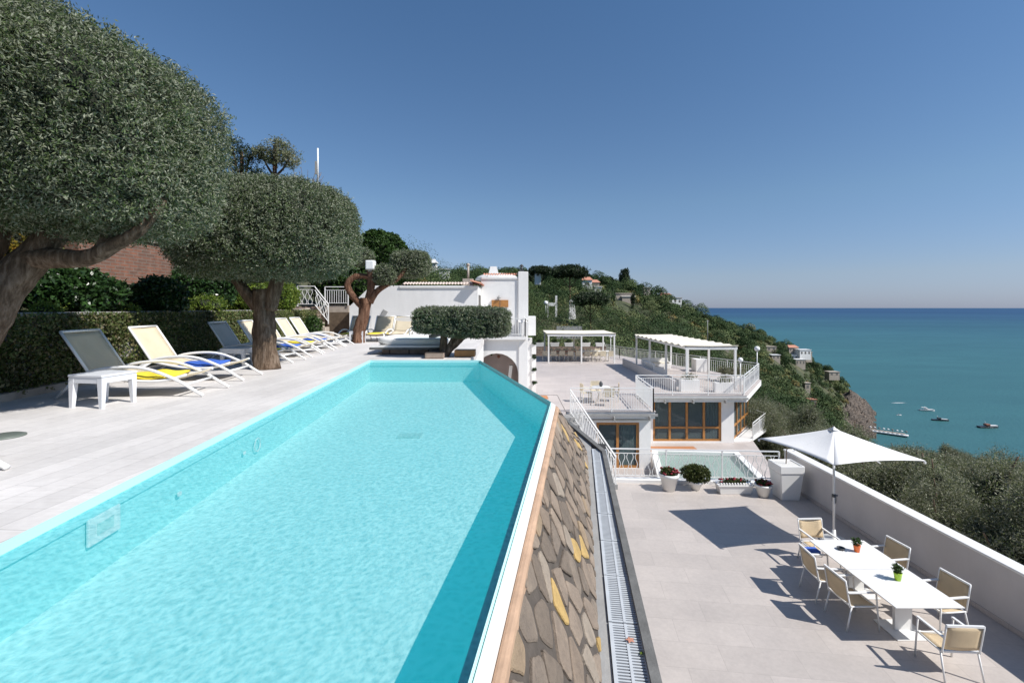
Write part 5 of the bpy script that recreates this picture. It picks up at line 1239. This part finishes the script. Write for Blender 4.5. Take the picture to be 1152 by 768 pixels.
m = MB(); m.box((-.09,0,3.4), (.1,.1,.7)); m.build('antenna_box', 'concrete', ms)
for px, py, d, s in ((365,225,30,1), (385,232,32,.9), (330,245,26,1.1)):
    p = at_d(px,py,d); bush(p.x, d, p.z-1.0, 1.1*s, 1, .8*s, 900, 'olive_wild', 'shrub at %s on the left skyline' % {365:'the foot of the mast', 385:'the right, past the mast,', 330:'the left of the bare tree'}[px], .13, .05)
p = at_d(425,285,27); bush(p.x, 27, p.z-1.2, 1.6, 1.1, 1.25, 3200, 'green', 'bushy green tree top behind the pruned olive', .14, .09)
p = at_d(405,275,28); bush(p.x, 28, p.z-1.0, 1.0, 1, .7, 1400, 'camellia', 'dark shrub just right of the dome olive crown', .14, .09)

# ------------------------------------------------------------------ woodland on the hillside
def ray_hit(px, py, d0=45, d1=395):
    dd = np.arange(d0, d1, 1.0); X = (px-CX)*dd/F0; zr = CZ-(py-HY)*dd/F0; g = ground_z(X, dd); k = np.where(g >= zr)[0]
    return float(dd[k[0]]) if len(k) else None
def woodland():
    pts = []
    r = np.random.default_rng(21)
    for (a, b, d0, d1, n) in ((440,1000,48,115,1500), (440,1000,115,335,5200), (985,1330,45,210,1400)):
        px = r.uniform(a, b, n*3); u = r.uniform(0,1,n*3); d = np.sqrt(d0**2+u*(d1**2-d0**2)); X = (px-CX)*d/F0; Z = ground_z(X, d)
        k = (Z > ZS+2.5); idx = np.where(k)[0][:n]; pts.append(np.stack([X[idx], d[idx], Z[idx]], 1))
    P = np.concatenate(pts); px = P[:,0]/P[:,1]*F0+CX
    for hx, hy in [(666,329),(660,324),(672,331),(758,343),(748,339),(695,337),(706,340),(727,333),(890,396),(903,400),(893,405),(898,411),(908,403),(866,395),(871,404),(936,423),(907,439),(913,455),(815,394),(500,308),(487,300),(605,313),(621,362),(643,360)]:
        hd = ray_hit(hx, hy)
        if hd: k = (abs(px-hx) < 7) & (P[:,1] > hd-32) & (P[:,1] < hd+6); P, px = P[~k], px[~k]
    k = ((px > 955) & (P[:,1] > 150) & (px < 1040)) | ((px > 985) & (P[:,1] > 170)); P, px = P[~k], px[~k]
    rocky = (px > 906) & (P[:,1] > 222) & (P[:,2] < ZS+10) & (P[:,1] < 300+(px-940)*2) & (r.uniform(size=len(P)) < .93) ; P = P[~rocky]
    return P
WP = woodland(); r = np.random.default_rng(4)
def build_wood(P):
    n = len(P); d = P[:,1]; big = (r.uniform(size=n) < .13) & (P[:,0]/P[:,1]*F0+CX < 950); R0 = (1.0+2.2*r.uniform(size=n)**1.6+big*r.uniform(.8,2.6,n))*np.clip(.95-d/1400, .7, 1.); K = (np.where(d < 110, 210, 170)*np.clip((R0/1.6)**1.8,.5,5)).astype(int)
    tint = np.clip(.50+.32*wob(P*np.array([1,1,0]), .05, 3)+r.normal(size=n)*.30-big*.45, 0, 1)
    idx = np.repeat(np.arange(n), K); m = len(idx)
    u = nz(r.normal(size=(m,3))); u[:,2] = np.abs(u[:,2])*1.0-.25
    stretch = r.uniform(.75, 1.35, n)
    lump = 1+.13*np.sin(u[:,0]*5+idx)*np.cos(u[:,1]*6+idx*1.7)
    Q = P[idx]+u*(R0[idx]*lump*(.5+.5*r.uniform(size=m)**.35))[:,None]*np.stack([np.ones(m), np.ones(m), stretch[idx]],1)
    Q[:,2] += R0[idx]*(.5+.6*big[idx])
    s = np.where(d < 110, .24, .34)[idx]*np.clip(d[idx]/150, .7, 1.4)
    V, Fq = leafquads(Q, u, s*r.uniform(.7,1.4,m), s*.7, u*np.array([1,1,1.2])+r.normal(size=(m,3))*.38)
    o = npmesh('woodland', V, Fq, ['wood_leaves'], tint=np.clip(tint[idx]+r.normal(size=m)*.06, 0, 1))
    setp(o, 'dense green scrub and woodland covering the hillside down to the sea', 'woodland', kind='stuff')
build_wood(WP)

# distinct pines, cypresses and round trees on the hill
pA = pine('stone_pine', (0,0,0), 7, [(0,0,6.6,3.2,3.0,.9,2.2), (1.6,.5,6.0,1.6,1.6,.7,2), (-1.7,-.4,6.1,1.6,1.6,.7,2)], 'wide flat-topped stone pine with a bare trunk on the near hillside', 1500, .34, W_=.10)
pB = pine('round_tree', (0,0,0), 5, [(0,0,3.6,2.2,2.2,2.0,2), (.8,.4,4.8,1.4,1.3,1.2,2), (-1,.2,3.0,1.4,1.4,1.2,2)], 'dark round tree on the skyline of the hill', 1500, .34, W_=.12, group='dark trees along the hill skyline', cat='tree')
pC = pine('cypress_tree', (0,0,0), 6, [(0,0,3.3,.75,.75,3.2,2)], 'slim dark cypress on the hillside', 500, .3, W_=.1, group='slim cypresses on the hillside', cat='cypress')
def place_hill(o, px, d, s=1.0, label=None, sink=.0, first=False):
    x = (px-CX)*d/F0; z = float(ground_z(x, d))-sink
    if first: o.location = (x,d,z); o.scale = (s,)*3; return o
    return copy_tree(o, (x,d,z), R(random.uniform(0,360)), label, scale=s)
place_hill(pA, 641, 125, 1.45, first=True, sink=.5)
place_hill(pA, 664, 100, 1.15, 'flat-topped stone pine lower right of the widest one on the hill', .5)
place_hill(pA, 608, 150, 1.2, 'flat-topped stone pine on the hill just right of the villa chimney', .5)
sk = [(602,200,1.1), (613,205,.9), (622,215,1.0), (632,200,.8), (655,215,1.3), (661,220,1.1), (668,215,1.0), (676,222,.9), (684,222,1.2), (690,225,1.1), (720,225,1.0), (727,228,.9), (738,232,.7), (748,238,.7), (760,240,.8), (775,246,.7), (790,252,.7), (500,200,.9), (520,205,.9), (512,190,.7), (566,200,1.1), (575,205,.9), (545,205,.8), (588,205,1)]
place_hill(pB, *sk[0], first=True)
for q in sk[1:]: place_hill(pB, *q)
tall = place_hill(pB, 702, 218, 1.35, 'tallest irregular tree standing up on the hill skyline'); tall['group'] = ''; tall.scale = (1.0,1.0,1.9)
del tall['group']
cy = [(638,205,1.2), (641,206,1.1), (690,150,.8), (540,170,1.0), (545,171,.9), (712,160,.9), (557,172,.8), (598,190,1.0)]
place_hill(pC, *cy[0], first=True)
for q in cy[1:]: place_hill(pC, *q)

# houses on the hill
def hill_house(px, py, d, w_, h, dep, wall, roofmat, label, win=2, flat=True, rz=0, name='hill_house'):
    hit = ray_hit(px, py+3); k_ = (hit or d)/d; d = hit or d; w_ *= k_*.85; h *= k_*.9; dep *= k_*.85
    if not hit: print('NOHIT', px, py)
    p = at_d(px, py+3, d); h += 1.0*k_; r_ = thing(name, (p.x, d, p.z), label, 'house', None, R(rz))
    m = MB(); m.box((0,0,h/2-1), (w_,dep,h+2)); m.build('wall', wall, r_)
    m = MB()
    if flat: m.box((0,0,h+.1), (w_+.5,dep+.5,.22))
    else: m.add([(-w_/2-.4,-dep/2-.4,h+.002),(w_/2+.4,-dep/2-.4,h+.002),(w_/2+.4,dep/2+.4,h+.002),(-w_/2-.4,dep/2+.4,h+.002),(-w_/2+.5,0,h+1.2),(w_/2-.5,0,h+1.2)], [(0,1,5,4),(2,3,4,5),(1,2,5),(3,0,4),(3,2,1,0)])
    m.build('roof', roofmat, r_)
    for k in range(win):
        x = -w_/2+w_*(k+.5)/win; m = MB(); m.box((x,-dep/2-.01,h*.55), (w_/win*.4,.06,h*.38)); f = m.build('window', 'interior', r_)
    return r_
hill_house(666,326,165,5,2.6,5,'brick_cream','terracotta','reddish house with tiled roof among trees high on the hill',2,False)
hill_house(660,321,175,4,2,4,'stucco','terracotta','small white house with red roof just above the reddish house',1,False)
hill_house(672,328,162,3.0,1.6,3,'stucco','white','little white annex right of the reddish hill house',1)
hill_house(758,340,225,7,2.4,5,'stucco','brick_cream','white low house on the ridge slope right of the hill top',3)
hill_house(748,336,232,6,2.0,5,'brick_cream','terracotta','long brown-roofed house left of the white ridge house',2,False)
hill_house(695,334,170,11,1.2,3,'brick_cream','brick_cream','long pale terrace wall of a garden on the hill',0)
hill_house(706,337,165,5,1.0,3,'brick_cream','white','short pale garden terrace lower right on the hill',0)
hill_house(727,330,190,3,2.4,3,'brick_cream','brick_cream','small ochre house near the tallest tree on the hill',1)
hill_house(890,393,270,6,2.0,6,'brick_cream','terracotta','red-roofed house on the cape above the white villas',3,False)
hill_house(903,397,265,7,2.6,6,'stucco','white','uppermost white villa on the steep cape',3)
hill_house(893,402,262,6,2.2,5,'stucco','white','middle white villa on the steep cape',3)
hill_house(898,408,258,6,2.6,5,'brick_cream','white','lowest pale villa on the steep cape',3)
hill_house(908,400,268,4,2.8,4,'brick_cream','brick_cream','tall narrow pale house right of the white cape villas',2)
hill_house(866,392,255,6,1.6,4,'brick_cream','brick_cream','pale low house left on the cape slope',2)
hill_house(871,401,250,5,1.4,4,'brick_cream','white','long low white house lower left on the cape slope',2)
hill_house(936,420,280,7,1.8,5,'brick_cream','brick_cream','ochre ruin above the rocks of the cape',2)
hill_house(907,436,235,3,3,3,'brick_cream','brick_cream','ochre stone building low on the shore below the cape',1)
hill_house(913,452,215,3.2,1.6,3,'brick_cream','terracotta','small beach house by the shore rocks',1)
hill_house(815,391,180,3,1,2,'brick_cream','brick_cream','pale stone hut on the wooded slope above the terrace lamp',0)
hill_house(500,303,130,3,-.5,3,'stucco','white','white house on the hill behind the villa roof',2)
hill_house(487,296,140,2.6,-.3,3,'stucco','white','white gabled house on the far left hilltop behind the olive pad',2,False)
hill_house(605,310,150,2.2,1.0,2,'stucco','white','tiny white house right of the villa chimney',1)
# white gate frame and little tower
gk = (ray_hit(621,362) or 75)/75
gt = thing('garden_gate', tuple(at_d(621,355,ray_hit(621,362) or 75)), 'white gate frame standing on the slope beyond the far pergola', 'gate'); m = MB(); m.box((-.65,0,1.0),(.18,.3,2.6)); m.build('pillar','stucco',gt); m = MB(); m.box((.65,0,1.4),(.3,.3,3.4)); m.build('pillar','stucco',gt)
m = MB(); m.box((0,0,1.75),(1.0,.28,.5)); m.build('lintel','stucco',gt); gt.scale = (gk,)*3
tw = thing('bell_turret', tuple(at_d(643.5,352,ray_hit(643,360) or 75)), 'small white turret with an arched opening on the slope', 'turret')
m = MB(); m.add([(-.55,-.5,-1),(.55,-.5,-1),(.55,.5,-1),(-.55,.5,-1),(-.42,-.4,.8),(.42,-.4,.8),(.42,.4,.8),(-.42,.4,.8)], [(0,1,5,4),(1,2,6,5),(2,3,7,6),(3,0,4,7),(4,5,6,7)]); m.build('base','stucco',tw)
for s in (-1,0,1): m = MB(); m.box((s*.34,0,1.25),(.14,.5,.95)); m.build('pier','stucco',tw)
m = MB(); m.lathe((0,0,1.72), [(.62,0),(.5,.2),(.15,.35)], 4, False); m.build('cap','stucco',tw); tw.scale = ((ray_hit(643,360) or 75)/75,)*3
globe_lamp(tuple(at_d(614,352,70)), 1.2, .3, 'white garden lamp left of the white gate frame')
m = MB(); p = at_d(638,372,60); block(m, p.x-1.3, p.x+1.9, 60, 60.3, p.z-1, p.z+.55); m.build('grey_fence', 'concrete', label='grey slab fence on the slope just behind the far pergola', cat='fence')
up = thing('utility_pole', tuple(at_d(888-0,372,150)), 'thin utility pole rising from the wooded slope', 'pole'); up.location = at_d(796,378,150); m = MB(); m.tube([(0,0,-3),(0,0,5)], .12, 6); m.build('pole', 'concrete', up); m = MB(); m.box((0,0,4.6),(1,.1,.1)); m.build('crossarm','concrete',up)

# ------------------------------------------------------------------ olive grove below the terrace
prot = []
for v in range(4):
    h = 3.2
    sh = [(0,0,2.7,1.25,1.2,1.15,2)]+[(random.uniform(-1.2,1.2), random.uniform(-1.1,1.1), random.uniform(1.9,3.5), random.uniform(.6,.9), random.uniform(.6,.9), random.uniform(.5,.9), 2) for _ in range(6)]
    r_ = thing('olive_tree', (0,0,0), 'wild silvery olive tree in the grove below the white parapet', 'olive tree', 'olive trees on the slope below the terrace'); m = MB()
    limb(m, [(0,0,-1.5), (.1,.05,.6), (0,0,1.6), (.1,0,2.6)], .17, .08, 10, .15, v)
    for s_ in sh[1:]: limb(m, [(0,.0,1.2), (s_[0]*.5,s_[1]*.5,1.8), (s_[0],s_[1],s_[2]), (s_[0]*1.25,s_[1]*1.25,s_[2]+s_[5])], .07, .015, 7, .1, v)
    m.build('trunk', 'bark', r_)
    crown(sh, 6000, 12, .42, .068, .020, .30, .5, 30+v, .5, .7, mats=('olive_wild','olive_core'), name='crown', parent=r_); prot.append(r_)
gr = np.random.default_rng(12); used = []
for _ in range(9000):
    Y = 4+60*gr.uniform()**.8; px = gr.uniform(838, 1260); X = (px-CX)*Y/F0
    if X < 11.2 or (X < 14.3 and 15.5 < Y < 33): continue
    if px < 890 and Y < 27: continue
    mind = 2.1+Y*.025
    if any((X-a)**2+(Y-b)**2 < mind**2 for a, b in used): continue
    used.append((X,Y))
used.sort(key=lambda q: q[1]); used = used[:260]
first_used = set()
for i, (X, Y) in enumerate(used):
    z = float(ground_z(X, Y)); topray = CZ-Y*.296          # keeps the canopy under the line where the sea shows
    px = X/Y*F0+CX
    if px < 985: topray = CZ-Y*(.19+.106*max(0,(px-850)/135))
    s = gr.uniform(.8, 1.5); ztop = z+4.1*s
    tgt = topray+gr.uniform(-1.9,.45)
    zz = min(tgt-4.1*s, z+ (2.2 if Y < 30 else 1.2))
    v = i % 4; lab = None
    if v not in first_used: o = prot[v]; first_used.add(v); o.location = (X,Y,zz); o.rotation_euler = (0,0,gr.uniform(0,6.28)); o.scale = (s,s,s)
    else: copy_tree(prot[v], (X,Y,zz), gr.uniform(0,6.28), None, scale=s)
# ------------------------------------------------------------------ boats, wake, beach platform
def boat(px, py, Lm, rz, hullm, cabm, label, canopy=False):
    d = F0*(CZ-ZS)/(py-HY); x = (px-CX)*d/F0
    r_ = thing('motor_boat' if Lm > 5 else 'dinghy', (x, d, ZS), label, 'boat', None, R(rz)); m = MB(); n = 10; rows = []
    vs = []
    for i in range(n+1):
        t = i/n; xx = (t-.5)*Lm; b = Lm*.15*(1-max(0,(t-.45)/.55)**2.2); zt = Lm*(.085+.05*t*t)
        vs += [(xx, -b*.55, -.3), (xx, -b, zt), (xx, b, zt), (xx, b*.55, -.3)]
    fs = [(4*i+k, 4*i+4+k, 4*i+5+k, 4*i+1+k) for i in range(n) for k in (0,2)]+[(4*i+1, 4*i+5, 4*i+6, 4*i+2) for i in range(n)]+[(0,1,2,3)]
    m.add(vs, fs); m.build('hull', hullm, r_)
    m = MB(); m.box((Lm*.18,0,Lm*.125), (Lm*.45,Lm*.17,Lm*.05)); m.build('foredeck', 'hull', r_, bev=.1)
    m = MB(); m.box((-Lm*.08,0,Lm*.17), (Lm*.22,Lm*.2,Lm*.10)); m.build('cabin', cabm, r_, bev=.15)
    if canopy: m = MB(); m.box((-Lm*.2,0,Lm*.26), (Lm*.34,Lm*.24,.12)); m.build('canopy', 'hull', r_)
    m = MB(); m.tube([(-Lm*.15,0,Lm*.2), (-Lm*.18,0,Lm*.36)], .07, 5); m.build('mast', 'hull', r_)
    return r_
boat(1043,462,7.5,-20,'hull','hull','white motor boat with a sun canopy, farthest of the boats',True)
boat(1058,473,7.5,-20,'black','dark','dark-hulled motor boat in the middle of the group')
boat(1112,481,9.5,-5,'black','red_brown','long dark motor yacht farthest right')
boat(1011.5,467,2.8,0,'hull','dark','small dinghy left of the motor boats')
def streak(px, py, L_, w_, ang, name, mat, label, z=.05):
    d = F0*(CZ-ZS)/(py-HY); x = (px-CX)*d/F0; m = MB(); n = 14; vs = []
    for i in range(n+1):
        t = i/n; ww = w_*math.sin(math.pi*min(1,t*1.02))*(.6+.4*random.random()); vs += [((t-.5)*L_, -ww, 0), ((t-.5)*L_, ww, 0)]
    m.add(vs, [(2*i, 2*i+2, 2*i+3, 2*i+1) for i in range(n)]); o = m.build(name, mat); o.location = (x,d,ZS+z); o.rotation_euler = (0,0,R(ang)); setp(o, label, name.split('_')[-1]); return o
o = streak(1011,453,11,.9,2,'foam_wake','hull','thin white foam wake left by a boat near the cape'); o['kind'] = 'stuff'
pl = thing('beach_platform', (0,0,0), 'long white bathing platform with rows of parasols by the shore', 'bathing platform')
a, b = at_z(972,483,ZS+.7), at_z(1022,490,ZS+.7); pl.location = a; m = MB(); m.bar(a, b, 3.2, .4); m.build('platform', 'white', pl, world=True)
for k in range(10):
    c = a.lerp(b, (k+.5)/10)
    m = MB(); m.tube([c, c+Vector((0,0,2.0))], .08, 5); m.lathe(tuple(c+Vector((0,0,1.8))), [(.75,0),(.05,.35)], 8); m.build('parasol', 'canopy' if k%3 else 'stonewall', pl, world=True)
m = MB(); m.bar(a+Vector((0,1.9,0)), b+Vector((0,1.9,0)), .5, 1.2); m.build('cabins', 'brick_cream', pl, world=True)
